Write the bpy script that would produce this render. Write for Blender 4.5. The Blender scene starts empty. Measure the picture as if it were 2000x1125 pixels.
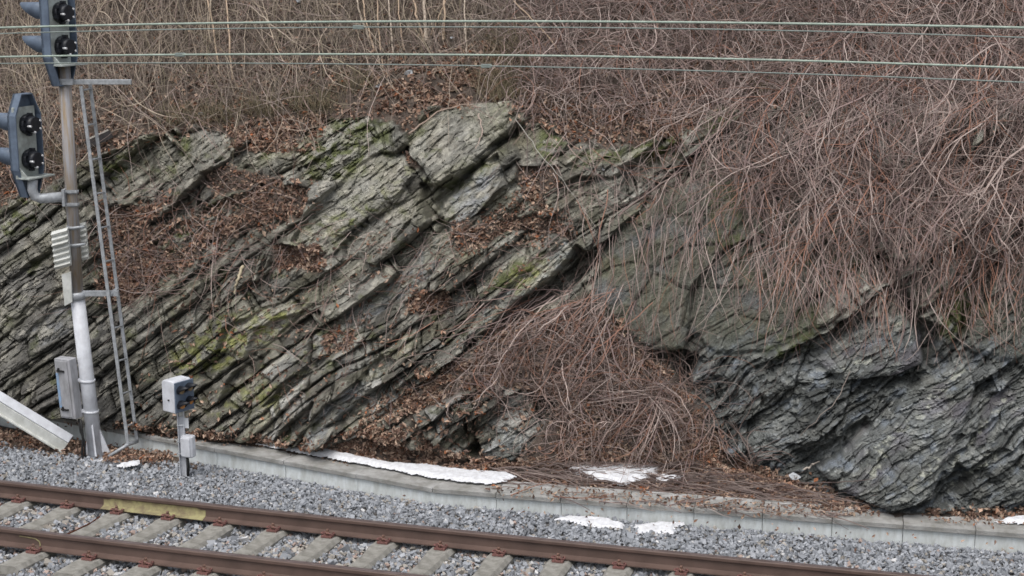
import bpy, math, random
import numpy as np
from mathutils import Vector, Matrix
R = math.radians
rng = np.random.default_rng(7)
random.seed(7)
sc = bpy.context.scene
COL = sc.collection

# ------------------------------------------------------------------ camera, world, sun, exposure
FPX, TH, CZ = 3000.0, 0.2133, 5.75
cam = bpy.data.objects.new("camera", bpy.data.cameras.new("camera"))
COL.objects.link(cam)
cam.location = (0, 0, CZ)
cam.rotation_euler = (math.pi / 2 - TH, 0, 0)
cam.data.sensor_width = 36
cam.data.lens = 36 * FPX / 2000
cam.data.clip_end = 500
sc.camera = cam

w = bpy.data.worlds.new("World"); sc.world = w; w.use_nodes = True
nt = w.node_tree
bg = nt.nodes["Background"]
sky = nt.nodes.new("ShaderNodeTexSky"); sky.sky_type = 'NISHITA'
sky.sun_disc = False
sky.sun_elevation = R(66); sky.sun_rotation = R(200)
sky.air_density = 1.0; sky.dust_density = 4.0; sky.ozone_density = 1.0
hs = nt.nodes.new("ShaderNodeHueSaturation"); hs.inputs['Saturation'].default_value = 0.35
nt.links.new(sky.outputs[0], hs.inputs['Color']); nt.links.new(hs.outputs[0], bg.inputs[0])
bg.inputs[1].default_value = 0.15
sl = bpy.data.lights.new("sun", 'SUN'); sun = bpy.data.objects.new("sun", sl); COL.objects.link(sun)
sl.energy = 1.2; sl.angle = R(40); sl.color = (1, .97, .93)
sun.rotation_euler = (R(24), 0, R(-20))
sc.view_settings.view_transform = 'Standard'; sc.view_settings.look = 'None'
sc.view_settings.exposure = 0.2; sc.view_settings.gamma = 1
sc.cycles.use_denoising = True
sc.cycles.max_bounces = 5; sc.cycles.diffuse_bounces = 2
sc.cycles.filter_width = 1.6

# ------------------------------------------------------------------ pixel <-> world (2000 px wide photograph)
cT, sT = math.cos(TH), math.sin(TH)
def ray(u, v):
    u = (np.asarray(u, float) - 1000) / FPX; v = (np.asarray(v, float) - 562.5) / FPX
    return u, cT - v * sT, -sT - v * cT           # x, y, z direction
def at(u, v, Y):                                  # point on the sight line at depth Y
    x, y, z = ray(u, v); t = Y / y
    return Vector((float(x * t), float(Y), float(CZ + z * t)))
def gnd(u, v, z=0.0):                             # point on the sight line at height z
    x, y, zz = ray(u, v); t = (z - CZ) / zz
    return Vector((float(x * t), float(y * t), z))

# ------------------------------------------------------------------ numpy noise
def hsh(ix, iy, seed=0):
    n = (ix.astype(np.int64) * 374761393 + iy.astype(np.int64) * 668265263 + seed * 1442695041) & 0xffffffff
    n = ((n ^ (n >> 13)) * 1274126177) & 0xffffffff
    n = ((n ^ (n >> 16)) * 2246822519) & 0xffffffff
    return ((n ^ (n >> 15)) & 0xffffff) / float(0x1000000)
def vn(x, y, seed=0):                             # gradient noise, about -1..1
    ix = np.floor(x); iy = np.floor(y); fx = x - ix; fy = y - iy
    ux = fx * fx * fx * (fx * (fx * 6 - 15) + 10); uy = fy * fy * fy * (fy * (fy * 6 - 15) + 10)
    def g(dx, dy):
        a = hsh(ix + dx, iy + dy, seed) * 2 * np.pi
        return np.cos(a) * (fx - dx) + np.sin(a) * (fy - dy)
    a = g(0, 0); b = g(1, 0); c = g(0, 1); d = g(1, 1)
    return 1.5 * ((a * (1 - ux) + b * ux) * (1 - uy) + (c * (1 - ux) + d * ux) * uy)
def fbm(x, y, o=4, seed=0, gain=.5):
    s = 0; a = 1; t = 0
    for i in range(o):
        s = s + a * vn(x * 2 ** i, y * 2 ** i, seed + i * 17); t += a; a *= gain
    return s / t
def sst(a, b, x):
    t = np.clip((x - a) / (b - a), 0, 1); return t * t * (3 - 2 * t)
def inpoly(U, V, poly):                            # signed distance, positive inside
    P = np.array(poly, float); d = np.full(U.shape, 1e9); ins = np.zeros(U.shape, bool)
    for i in range(len(P)):
        a = P[i]; b = P[(i + 1) % len(P)]; e = b - a
        wx = U - a[0]; wy = V - a[1]
        t = np.clip((wx * e[0] + wy * e[1]) / (e @ e), 0, 1)
        d = np.minimum(d, (wx - e[0] * t) ** 2 + (wy - e[1] * t) ** 2)
        c = ((a[1] <= V) & (b[1] > V)) | ((b[1] <= V) & (a[1] > V))
        if abs(e[1]) > 1e-9:
            ins ^= c & (U < a[0] + (V - a[1]) * e[0] / e[1])
    d = np.sqrt(d)
    return np.where(ins, d, -d)

# ------------------------------------------------------------------ materials
MATS = {}
def mat(name, color, rough=.7, metal=0., var=.15, scale=12., bump=0., bscale=40., spec=.4, col2=None, vscale=(1, 1, 1)):
    if name in MATS: return MATS[name]
    m = bpy.data.materials.new(name); m.use_nodes = True; n = m.node_tree.nodes; l = m.node_tree.links
    b = n["Principled BSDF"]; b.inputs['Roughness'].default_value = rough; b.inputs['Metallic'].default_value = metal
    b.inputs['Specular IOR Level'].default_value = spec
    tc = n.new("ShaderNodeTexCoord"); mp = n.new("ShaderNodeMapping"); mp.inputs['Scale'].default_value = vscale
    l.new(tc.outputs['Object'], mp.inputs[0])
    no = n.new("ShaderNodeTexNoise"); no.inputs['Scale'].default_value = scale; no.inputs['Detail'].default_value = 6
    no.inputs['Roughness'].default_value = .65
    l.new(mp.outputs[0], no.inputs[0])
    mx = n.new("ShaderNodeMix"); mx.data_type = 'RGBA'
    c = Vector(color[:3])
    c2 = Vector(col2) if col2 else c * (1 - 2 * var)
    mx.inputs[6].default_value = (*c2, 1); mx.inputs[7].default_value = (*(c * (1 + var)), 1)
    rp = n.new("ShaderNodeMapRange"); rp.inputs[1].default_value = .35; rp.inputs[2].default_value = .62
    l.new(no.outputs[0], rp.inputs[0]); l.new(rp.outputs[0], mx.inputs[0]); l.new(mx.outputs[2], b.inputs['Base Color'])
    if bump:
        n2 = n.new("ShaderNodeTexNoise"); n2.inputs['Scale'].default_value = bscale; n2.inputs['Detail'].default_value = 4
        l.new(mp.outputs[0], n2.inputs[0])
        bp = n.new("ShaderNodeBump"); bp.inputs['Strength'].default_value = bump; bp.inputs['Distance'].default_value = .01
        l.new(n2.outputs[0], bp.inputs['Height']); l.new(bp.outputs[0], b.inputs['Normal'])
    MATS[name] = m; return m
def vmat(name, rough=.85, spec=.2, fine=0., fscale=60., bump=0., bdist=.02, rough_attr=False):
    m = bpy.data.materials.new(name); m.use_nodes = True; n = m.node_tree.nodes; l = m.node_tree.links
    b = n["Principled BSDF"]; b.inputs['Roughness'].default_value = rough; b.inputs['Specular IOR Level'].default_value = spec
    at_ = n.new("ShaderNodeAttribute"); at_.attribute_name = "Col"; out = at_.outputs['Color']
    if fine:
        st = n.new("ShaderNodeAttribute"); st.attribute_name = "strata"
        no = n.new("ShaderNodeTexNoise"); no.inputs['Scale'].default_value = fscale; no.inputs['Detail'].default_value = 7
        no.inputs['Roughness'].default_value = .7
        l.new(st.outputs['Vector'], no.inputs[0])
        rp = n.new("ShaderNodeMapRange"); rp.inputs[1].default_value = .3; rp.inputs[2].default_value = .7
        rp.inputs[3].default_value = 1 - fine; rp.inputs[4].default_value = 1 + fine
        l.new(no.outputs[0], rp.inputs[0])
        mu = n.new("ShaderNodeVectorMath"); mu.operation = 'SCALE'
        l.new(out, mu.inputs[0]); l.new(rp.outputs[0], mu.inputs['Scale']); out = mu.outputs[0]
        if bump:
            bp = n.new("ShaderNodeBump"); bp.inputs['Strength'].default_value = bump; bp.inputs['Distance'].default_value = bdist
            tc = n.new("ShaderNodeTexCoord"); n3 = n.new("ShaderNodeTexNoise"); n3.inputs['Scale'].default_value = 28; n3.inputs['Detail'].default_value = 8; n3.inputs['Roughness'].default_value = .75
            l.new(tc.outputs['Object'], n3.inputs[0]); ad = n.new("ShaderNodeMath"); l.new(no.outputs[0], ad.inputs[0]); l.new(n3.outputs[0], ad.inputs[1])
            l.new(ad.outputs[0], bp.inputs['Height']); l.new(bp.outputs[0], b.inputs['Normal'])
    l.new(out, b.inputs['Base Color'])
    MATS[name] = m; return m

# ------------------------------------------------------------------ object helpers
def tag(o, label=None, cat=None, group=None, kind=None):
    if label: o['label'] = label
    if cat: o['category'] = cat
    if group: o['group'] = group
    if kind: o['kind'] = kind
    return o
def empty(name, loc, label, cat, group=None):
    o = bpy.data.objects.new(name, None); COL.objects.link(o); o.location = loc; o.empty_display_size = .2
    return tag(o, label, cat, group)
def link(name, me, m=None, parent=None):
    if m is not None: me.materials.append(m)
    o = bpy.data.objects.new(name, me); COL.objects.link(o)
    if parent is not None: o.parent = parent
    return o
def npmesh(name, V, F, m, col=None, st=None, smooth=False, parent=None):
    """V (n,3), F (k,3|4) arrays -> object"""
    me = bpy.data.meshes.new(name); V = np.ascontiguousarray(V, np.float32); F = np.ascontiguousarray(F, np.int32)
    k, c = F.shape
    me.vertices.add(len(V)); me.vertices.foreach_set("co", V.ravel())
    me.loops.add(k * c); me.loops.foreach_set("vertex_index", F.ravel())
    me.polygons.add(k); me.polygons.foreach_set("loop_start", np.arange(0, k * c, c, dtype=np.int32))
    me.polygons.foreach_set("loop_total", np.full(k, c, np.int32))
    me.polygons.foreach_set("use_smooth", np.full(k, smooth, bool))
    if col is not None:
        a = me.attributes.new("Col", 'FLOAT_COLOR', 'POINT')
        a.data.foreach_set("color", np.ascontiguousarray(np.concatenate([col, np.ones((len(V), 1))], 1), np.float32).ravel())
    if st is not None:
        a = me.attributes.new("strata", 'FLOAT_VECTOR', 'POINT'); a.data.foreach_set("vector", np.ascontiguousarray(st, np.float32).ravel())
    me.update(calc_edges=True); me.validate()
    return link(name, me, m, parent)
class MB:
    """collects solids (world coordinates) into one mesh"""
    def __init__(s): s.v = []; s.f = []; s.sm = []
    def add(s, vs, fs, smooth=False):
        o = len(s.v); s.v += [Vector(v) for v in vs]; s.f += [tuple(i + o for i in f) for f in fs]; s.sm += [smooth] * len(fs)
    def prism(s, pts0, pts1, smooth=False):
        n = len(pts0); s.add(list(pts0) + list(pts1), [tuple(range(n))[::-1], tuple(range(n, 2 * n))])
        o = len(s.v) - 2 * n
        for i in range(n):
            j = (i + 1) % n; s.f.append((o + i, o + j, o + n + j, o + n + i)); s.sm.append(smooth)
    def box(s, c, ax, ay, az, sx, sy, sz, ch=0.0):
        """box centred at c, full sizes along the unit axes; ch = chamfer of the four long edges (along az)"""
        c = Vector(c); ax = Vector(ax); ay = Vector(ay); az = Vector(az); x, y = sx / 2, sy / 2
        if ch:
            o = [(-x + ch, -y), (x - ch, -y), (x, -y + ch), (x, y - ch), (x - ch, y), (-x + ch, y), (-x, y - ch), (-x, -y + ch)]
        else: o = [(-x, -y), (x, -y), (x, y), (-x, y)]
        s.prism([c + ax * a + ay * b - az * sz / 2 for a, b in o], [c + ax * a + ay * b + az * sz / 2 for a, b in o])
    def tube(s, pts, r, n=10, cap=True, r2=None):
        pts = [Vector(p) for p in pts]; rings = []
        for i, p in enumerate(pts):
            d = (pts[min(i + 1, len(pts) - 1)] - pts[max(i - 1, 0)]).normalized()
            a = d.cross(Vector((0, 0, 1)) if abs(d.z) < .95 else Vector((1, 0, 0))).normalized(); b = d.cross(a)
            rr = r if r2 is None else r + (r2 - r) * i / (len(pts) - 1)
            rings.append([p + (a * math.cos(2 * math.pi * k / n) + b * math.sin(2 * math.pi * k / n)) * rr for k in range(n)])
        o = len(s.v)
        for g in rings: s.v += g
        for i in range(len(rings) - 1):
            for k in range(n):
                s.f.append((o + i * n + k, o + i * n + (k + 1) % n, o + (i + 1) * n + (k + 1) % n, o + (i + 1) * n + k)); s.sm.append(True)
        if cap:
            s.f.append(tuple(o + k for k in range(n))[::-1]); s.sm.append(False)
            s.f.append(tuple(o + (len(rings) - 1) * n + k for k in range(n))); s.sm.append(False)
    def build(s, name, m, parent=None, bevel=0.0):
        me = bpy.data.meshes.new(name)
        off = parent_world(parent) if parent is not None else Vector()
        me.from_pydata([tuple(v - off) for v in s.v], [], s.f)
        me.polygons.foreach_set("use_smooth", s.sm); me.update()
        o = link(name, me, m, parent)
        if bevel:
            b = o.modifiers.new("bevel", 'BEVEL'); b.width = bevel; b.segments = 2; b.limit_method = 'ANGLE'; b.angle_limit = R(40)
        return o
def parent_world(p):
    o = Vector()
    while p is not None: o += p.location; p = p.parent
    return o
X, Y, Z = Vector((1, 0, 0)), Vector((0, 1, 0)), Vector((0, 0, 1))

# ------------------------------------------------------------------ track geometry (fitted)
TX0, TY0, TPH, TK, CANT, SP = -5.3073, 15.7018, 0.2976, -0.0054, 0.095, 0.6
def trk(s, lat=0.0, h=0.0):
    """point at arc length s; lat > 0 towards the camera; cant included"""
    a = TPH + TK * s
    x = TX0 + (np.sin(a) - np.sin(TPH)) / TK; y = TY0 + (np.cos(a) - np.cos(TPH)) / TK
    return np.stack([x - lat * np.sin(a), y - lat * np.cos(a), CANT * np.asarray(lat) + h + 0 * x], -1)
def frame(s):
    a = TPH + TK * s
    f = Vector((math.cos(a), -math.sin(a), 0)); l = Vector((-math.sin(a), -math.cos(a), CANT)).normalized()
    return f, l, l.cross(f).normalized() if l.cross(f).z > 0 else -l.cross(f).normalized()

# ================================================================== HILLSIDE
NH = Vector((-math.sin(TPH), -math.cos(TPH)))     # horizontal normal of the face, towards the track
DH = Vector((math.cos(TPH), -math.sin(TPH)))      # along the face
foot_px = [(-900, 690), (-500, 745), (-150, 800), (0, 826), (300, 842), (500, 868), (700, 890), (900, 905), (1100, 905), (1400, 905), (1580, 955), (1750, 995), (2000, 1003), (2300, 1020)]
fp = np.array([list(gnd(u, v, .12))[:2] for u, v in foot_px])
fs_ = fp @ np.array(DH); fe_ = -(fp @ np.array(NH))
o_ = np.argsort(fs_); fs_ = fs_[o_]; fe_ = fe_[o_]
def hill(x, y):
    s = x * DH[0] + y * DH[1]; e = -(x * NH[0] + y * NH[1]) - np.interp(s, fs_, fe_)
    zt = 3.45 + .25 * np.sin(s * .5 + 1) + .02 * s
    z1 = .12 + np.where(e < 0, np.maximum(e * .07, -.12), e * 1.72)
    e0 = (zt - .12) / 1.72
    z2 = zt + (e - e0) * .72
    k = .25; m = np.clip(.5 + .5 * (z2 - z1) / k, 0, 1)
    return z2 * (1 - m) + z1 * m - k * m * (1 - m)
STEP = 2.0
UO = 560
us = np.arange(-UO, 2000 + UO + 1, STEP); vs = np.arange(-240, 1060 + 1, STEP)
U, V = np.meshgrid(us, vs)
rx, ry, rz = ray(U, V)
lo = np.full(U.shape, 12.0); hi = np.full(U.shape, 60.0)
# march, then bisect
tt = 12.0; found = np.zeros(U.shape, bool)
for i in range(110):
    t2 = 12.0 + (i + 1) * .35
    below = (CZ + rz * t2) < hill(rx * t2, ry * t2)
    new = below & ~found; lo[new] = t2 - .35; hi[new] = t2; found |= below
for i in range(16):
    mid = (lo + hi) / 2; b = (CZ + rz * mid) < hill(rx * mid, ry * mid)
    hi = np.where(b, mid, hi); lo = np.where(b, lo, mid)
t = (lo + hi) / 2
BX, BY, BZ = rx * t, ry * t, CZ + rz * t
print("hill hit", found.mean())

# --- masks in picture coordinates of the base surface
wu = 11 * fbm(U / 50, V / 50, 3, 1); wv = 11 * fbm(U / 50, V / 50, 3, 2)
top_u = [-300, 0, 120, 200, 330, 400, 460, 560, 640, 740, 800, 840, 1000, 1060, 1110, 1210, 1330, 1440, 1600, 2300]
top_v = [430, 405, 345, 300, 258, 250, 280, 290, 238, 232, 262, 215, 205, 245, 275, 280, 260, 215, 200, 190]
vtop = np.interp(U, top_u, top_v)
bot_u = [-300, 0, 300, 500, 620, 700, 850, 930, 1010, 1100, 1200, 1300, 1400, 1500, 1590, 1700, 2300]
bot_v = [790, 822, 838, 862, 880, 850, 880, 905, 900, 780, 690, 720, 880, 915, 955, 1000, 1020]
vbot = np.interp(U, bot_u, bot_v)
rockm = sst(-14, 14, (V + wv * 2.6 + 10 * fbm(U / 16, V / 12, 3, 44) - vtop)) * sst(-8, 8, (vbot - V + wv * .7))
talus = sst(-25, 25, inpoly(U + wu, V + wv, [(1150, 570), (1230, 660), (1320, 720), (1400, 850), (1420, 920), (1000, 920), (830, 880), (780, 780), (900, 700)]))
talus2 = talus * (1 - sst(0, 14, inpoly(U + wu * .5, V + wv * .5, [(800, 800), (870, 770), (960, 735), (1080, 765), (1120, 850), (1090, 900), (1000, 905), (890, 890), (830, 850)])))
rockm *= 1 - .9 * talus2
soilgaps = 0 * U
for poly in ([(200, 400), (330, 400), (300, 440), (420, 400), (520, 360), (620, 370), (590, 420), (500, 440), (430, 470), (350, 520), (250, 590), (200, 560)],
             [(540, 480), (640, 490), (620, 530), (540, 520)], [(790, 590), (870, 560), (900, 590), (820, 620)], [(640, 640), (700, 640), (690, 680), (630, 690)],
             [(880, 440), (1000, 420), (1100, 420), (1130, 470), (1000, 450), (900, 490)], [(1000, 320), (1100, 330), (1090, 420), (1030, 400)],
             [(770, 300), (830, 290), (830, 340), (800, 330)], [(400, 340), (460, 320), (560, 350), (420, 390)]):
    soilgaps = np.maximum(soilgaps, sst(-12, 12, inpoly(U + wu * 1.5, V + wv * 1.5, poly)))
rockm *= 1 - .85 * soilgaps

# --- strata displacement
ANG = R(36)
warp = 30 * fbm(U / 420, V / 420, 2, 5) + 4 * fbm(U / 60, V / 60, 3, 6) + sst(1280, 1450, U) * sst(560, 700, V) * (26 * fbm(U / 170, V / 150, 2, 8))
SA = U * math.cos(ANG) - V * math.sin(ANG); TA = U * math.sin(ANG) + V * math.cos(ANG) + warp   # along the beds / across them, down-right
def beds(T, L, seed, rough=.07):
    widths = np.random.default_rng(seed).uniform(.45, 1.6, 6000) * T
    edges = np.cumsum(widths) - 1200
    tj = TA + rough * T * fbm(SA / L * 2.0, TA / T * .5, 3, seed)
    k = np.clip(np.searchsorted(edges, tj.ravel()).reshape(U.shape), 1, len(edges) - 1)
    ft = (tj - edges[k - 1]) / (edges[k] - edges[k - 1])
    z0 = np.zeros_like(k)
    Lk = L * (.6 + .9 * hsh(k, z0, seed)); off = hsh(k, z0 + 1, seed) * 999
    sj = (SA + (ft - .5) * T * .9 * (hsh(k, z0 + 2, seed) - .3) * 2 + .05 * L * fbm(SA / L * 1.5, TA / T * .7, 2, seed + 3)) / Lk + off
    ms = np.floor(sj); jit = .35 * (hsh(ms, k, seed + 4) - .5)
    ms = np.floor(sj + jit); fs = (sj + jit) - ms
    h = hsh(ms, k, seed + 5); tilt = hsh(ms, k, seed + 6) - .5; tilt2 = hsh(ms, k, seed + 7) - .5
    edge_t = np.minimum(ft, 1 - ft) * T; edge_s = np.minimum(fs, 1 - fs) * Lk
    return dict(ft=ft, fs=fs, h=h, tilt=tilt, tilt2=tilt2, et=edge_t, es=edge_s, c=hsh(ms, k, seed + 8), T=T)
big = beds(64, 115, 11); med = beds(31, 58, 23, .1); fin = beds(8, 30, 37, .15)
def bh(b, A, saw, crack):
    # saw-tooth: rises down-right across the bed, then drops into the gap beneath it
    st = b['ft'] / .93 * (b['ft'] < .93) + (1 - (b['ft'] - .93) / .07) * (b['ft'] >= .93)
    h = A * (b['h'] + b['tilt'] * (b['fs'] - .5) * .9 + b['tilt2'] * (b['ft'] - .5) * .6) + saw * st * (.4 + b['h'])
    cr = np.maximum(1 - sst(0, .03 * b['T'] + 1.6, b['et']), 1.1 * (1 - sst(0, .04 * b['T'] + 1.5, b['es'])))
    return h - crack * cr
leftfine = sst(620, 380, U + .3 * (V - 600)) * sst(330, 520, V)       # finer beds lower left
rightreg = sst(1280, 1400, U) * sst(600, 720, V)                        # dark crumpled rock lower right
lowmid = sst(600, 750, V) * (1 - rightreg)
aBig = 1 - .45 * leftfine - .55 * rightreg
H = (bh(big, .26, .16, .07) * aBig + bh(med, .125, .045, .04) * (.55 + .4 * lowmid + .15 * leftfine - .1 * rightreg)
     + bh(fin, .014, .008, .010) * (.6 + .6 * leftfine + .5 * rightreg))
pil = lambda b, L_: 1 - (1 - np.clip(np.minimum(b['et'] / (.38 * b['T']), b['es'] / (.3 * L_)), 0, 1)) ** 2
H += .075 * pil(med, 58) * (.5 + .7 * lowmid) * (1 - .5 * rightreg) + .06 * pil(big, 115) * (1 - rightreg)
H += .028 * fbm(U / 25, V / 25, 4, 51, .6) * (.5 + 1.0 * rightreg) + .18 * fbm(U / 300, V / 200, 2, 61)
r1 = 1 - np.abs(fbm(SA / 60, TA / 22, 4, 71)) * 2.2
H += rightreg * (.05 * r1 + .16 * fbm(U / 90, V / 60, 3, 72) + .06 * (1 - 2.2 * np.abs(fbm(U / 45, V / 38, 3, 73))))
tone = .5 * big['c'] + .35 * med['c'] + .15 * fin['c']

def facets(sx, sy, seed, jit=.95):
    x = (SA + 4 * fbm(SA / 40, TA / 25, 2, seed)) / sx; y = (TA + 2 * fbm(SA / 30, TA / 20, 2, seed + 1)) / sy
    ix = np.floor(x); iy = np.floor(y); best = np.full(U.shape, 1e9); b2 = best.copy(); hh = best * 0; hc = best * 0
    for dx in (-1, 0, 1):
        for dy in (-1, 0, 1):
            cx = ix + dx; cy = iy + dy
            ox = x - (cx + .5 + jit * (hsh(cx, cy, seed) - .5)); oy = y - (cy + .5 + jit * (hsh(cx, cy, seed + 1) - .5))
            d = ox * ox + oy * oy
            t1 = hsh(cx, cy, seed + 2) - .5; t2 = hsh(cx, cy, seed + 3) - .35; hgt = hsh(cx, cy, seed + 4)
            val = hgt + ox * t1 * 1.2 + oy * t2 * 1.6
            m = d < best
            b2 = np.where(m, best, np.minimum(b2, d)); hh = np.where(m, val, hh); hc = np.where(m, hgt, hc); best = np.where(m, d, best)
    ed = np.sqrt(b2) - np.sqrt(best)
    return hh - .5, hc, 1 - sst(0, .13, ed)
f1, c1, e1 = facets(44, 17, 201); f2, c2, e2 = facets(17, 8, 221)
FAC = .045 * f1 + .02 * f2 - .02 * e1 - .008 * e2
H += FAC * (.8 + .6 * rightreg)
tone = tone * .6 + .25 * c1 + .15 * c2

# --- hand-placed slabs, boulders and recesses
SLABS = [  # polygon, lift, tilt across bed (m per 100px), roughness, tone, kind
    ([(575, 470), (600, 420), (660, 365), (700, 325), (745, 298), (790, 300), (808, 345), (770, 388), (700, 440), (650, 478), (600, 490)], .36, .10, .5, .8, 0),
    ([(800, 272), (840, 222), (905, 205), (1000, 198), (1000, 235), (955, 290), (900, 338), (850, 362), (832, 335), (803, 305)], .50, .16, .45, .72, 0),
    ([(850, 392), (925, 325), (975, 303), (985, 345), (960, 385), (905, 440), (880, 452)], .20, .08, .35, .95, 1),
    ([(965, 385), (1010, 350), (1025, 372), (960, 425), (915, 450)], .26, .08, .4, .7, 0),
    ([(668, 478), (720, 438), (770, 398), (815, 384), (815, 408), (800, 442), (755, 492), (700, 512), (676, 505)], .26, .10, .5, .7, 0),
    ([(590, 262), (650, 234), (720, 228), (742, 268), (700, 322), (650, 358), (590, 352), (572, 312)], .22, .12, .9, .55, 2),
    ([(350, 262), (400, 248), (455, 268), (452, 308), (400, 332), (352, 302)], .22, .10, .5, .6, 0),
    ([(200, 310), (270, 275), (345, 285), (390, 335), (340, 400), (280, 400), (210, 380)], .12, .1, .6, .5, 0),
    ([(300, 480), (370, 420), (450, 390), (480, 400), (400, 450), (350, 490), (310, 498)], .22, .1, .5, .45, 0),
    ([(462, 296), (490, 280), (528, 284), (530, 312), (500, 338), (465, 330)], .2, .05, .5, .5, 0),
    ([(905, 645), (955, 592), (1040, 520), (1105, 470), (1135, 488), (1085, 540), (1010, 592), (950, 640), (918, 662)], .42, .15, .5, .85, 1),
    ([(588, 575), (640, 530), (700, 505), (748, 520), (705, 568), (640, 600), (590, 604)], .34, .14, .5, .6, 0),
    ([(610, 655), (690, 600), (775, 535), (835, 470), (868, 440), (895, 470), (842, 540), (760, 600), (680, 660), (620, 695)], .2, .1, .45, .85, 1),
    ([(560, 745), (600, 712), (650, 690), (600, 735), (545, 780), (520, 790)], .26, .1, .5, .8, 0),
    ([(595, 840), (640, 790), (700, 740), (750, 690), (775, 700), (735, 760), (670, 815), (625, 860), (590, 862)], .34, .12, .4, .95, 1),
    ([(722, 800), (770, 762), (815, 730), (840, 745), (790, 790), (740, 818)], .30, .1, .4, .8, 1),
    ([(440, 640), (520, 600), (570, 585), (600, 610), (560, 650), (480, 700), (430, 690)], .26, .1, .5, .75, 3),
    ([(1165, 500), (1215, 440), (1330, 362), (1445, 340), (1500, 420), (1470, 560), (1352, 590), (1338, 682), (1270, 685), (1200, 635), (1160, 570)], .42, .05, .16, .55, 4),
    ([(1350, 560), (1420, 480), (1520, 450), (1602, 540), (1592, 640), (1500, 690), (1395, 692), (1350, 650)], .36, .06, .22, .5, 4),
    ([(1480, 380), (1600, 340), (1720, 420), (1700, 520), (1610, 545), (1500, 480)], .25, .06, .3, .4, 4),
    ([(1595, 700), (1680, 620), (1762, 612), (1802, 655), (1802, 705), (1740, 732), (1640, 742)], .42, .12, .5, .6, 5),
    ([(1600, 918), (1700, 822), (1800, 742), (1885, 695), (1905, 762), (1862, 860), (1815, 965), (1740, 992), (1640, 955)], .42, .15, .6, .5, 5),
    ([(1920, 790), (2000, 720), (2080, 700), (2090, 760), (1990, 830), (1900, 880)], .34, .15, .6, .55, 5),
    ([(1905, 600), (1962, 562), (2150, 540), (2150, 690), (1960, 705), (1885, 680)], .42, .08, .35, .55, 4),
    ([(1368, 235), (1400, 206), (1436, 204), (1432, 236), (1385, 268), (1362, 256)], .40, .1, .4, .6, 2),
    ([(1108, 325), (1150, 290), (1208, 290), (1218, 318), (1130, 333)], .34, .1, .4, .6, 2),
    ([(1000, 255), (1058, 245), (1112, 278), (1082, 318), (1020, 322)], .30, .1, .4, .55, 2),
    ([(1060, 380), (1130, 345), (1210, 350), (1215, 400), (1150, 440), (1080, 430)], .28, .1, .4, .45, 0),
    ([(930, 880), (990, 828), (1035, 850), (1010, 905), (950, 905)], .36, .08, .5, .5, 5),
    ([(1345, 735), (1370, 705), (1400, 700), (1385, 735), (1350, 755)], .42, .08, .4, .75, 5),
    ([(848, 822), (868, 812), (888, 820), (880, 850), (856, 850)], .34, .05, .3, 1., 1),
    ([(0, 560), (80, 500), (150, 470), (170, 520), (90, 600), (0, 640)], .20, .1, .7, .5, 0),
    ([(55, 650), (110, 600), (160, 590), (150, 640), (80, 680)], .24, .1, .5, .75, 1),
]
RECESS = [([(1130, 480), (1170, 505), (1115, 565), (1015, 620), (960, 662), (940, 655), (1010, 592), (1085, 540)], -.55), ([(1195, 680), (1345, 690), (1350, 760), (1290, 745), (1215, 700)], -.40),
          ([(1725, 560), (1765, 560), (1790, 620), (1840, 640), (1810, 718), (1770, 600)], -.35), ([(1905, 520), (1960, 500), (1925, 590), (1870, 670)], -.35),
          ([(820, 362), (870, 365), (1010, 265), (1015, 240), (960, 300), (865, 395), (845, 440)], -.25), ([(700, 790), (760, 740), (770, 760), (700, 820), (640, 830)], -.25),
          ([(560, 830), (620, 780), (600, 830), (540, 860)], -.3), ([(905, 880), (935, 860), (940, 905), (910, 905)], -.4), ([(455, 730), (520, 690), (500, 730), (430, 790)], -.2),
          ([(1210, 330), (1330, 280), (1330, 310), (1220, 350)], -.3), ([(1700, 500), (1770, 510), (1750, 550), (1700, 550)], -.3), ([(1590, 925), (1700, 830), (1690, 815), (1560, 905)], -.18),
          ([(1820, 980), (1870, 900), (1900, 930), (1850, 985)], -.2), ([(1340, 700), (1360, 690), (1345, 760), (1330, 760)], -.35),
          ([(590, 610), (500, 640), (480, 720), (540, 690)], -.1), ([(880, 440), (850, 420), (860, 470), (880, 470)], -.15)]
kindm = {k: np.zeros(U.shape) for k in range(6)}
fine_rough = .03 * fbm(SA / 26, TA / 9, 4, 91, .6) + .015 * fbm(U / 14, V / 14, 3, 92)
small = bh(med, .05, .03, .03) * .6 + bh(fin, .022, .012, .014)
for poly, lift, tilt, rg, tn, kd in SLABS:
    pc = np.array(poly, float).mean(0)
    x0, x1 = np.array(poly)[:, 0].min() - 30, np.array(poly)[:, 0].max() + 30
    y0, y1 = np.array(poly)[:, 1].min() - 30, np.array(poly)[:, 1].max() + 30
    js = slice(max(0, int((x0 + UO) / STEP)), int((x1 + UO) / STEP)); is_ = slice(int((y0 + 240) / STEP), int((y1 + 240) / STEP))
    sub = (is_, js); u, v = U[sub], V[sub]
    sd = inpoly(u + wu[sub] * .45, v + wv[sub] * .45, poly)
    lift = lift * .85 if kd != 4 else lift * .8; rg = rg * 1.3
    tr = (u - pc[0]) * math.sin(ANG) + (v - pc[1]) * math.cos(ANG)
    hs_ = lift + tilt * tr / 100 - .07 * (1 - sst(0, 14, sd)) + (fine_rough[sub] + small[sub] + FAC[sub] * 1.5) * rg
    m = sst(-4, 3, sd)
    H[sub] = H[sub] * (1 - m) + np.maximum(hs_, H[sub] - .25) * m
    rockm[sub] = np.maximum(rockm[sub], m * .97)
    tone[sub] = tone[sub] * (1 - m * .8) + (tn * .75 + .25 * tone[sub]) * m * .8
    kindm[kd][sub] = np.maximum(kindm[kd][sub], m)
f3, c3, e3 = facets(120, 75, 241)
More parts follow.
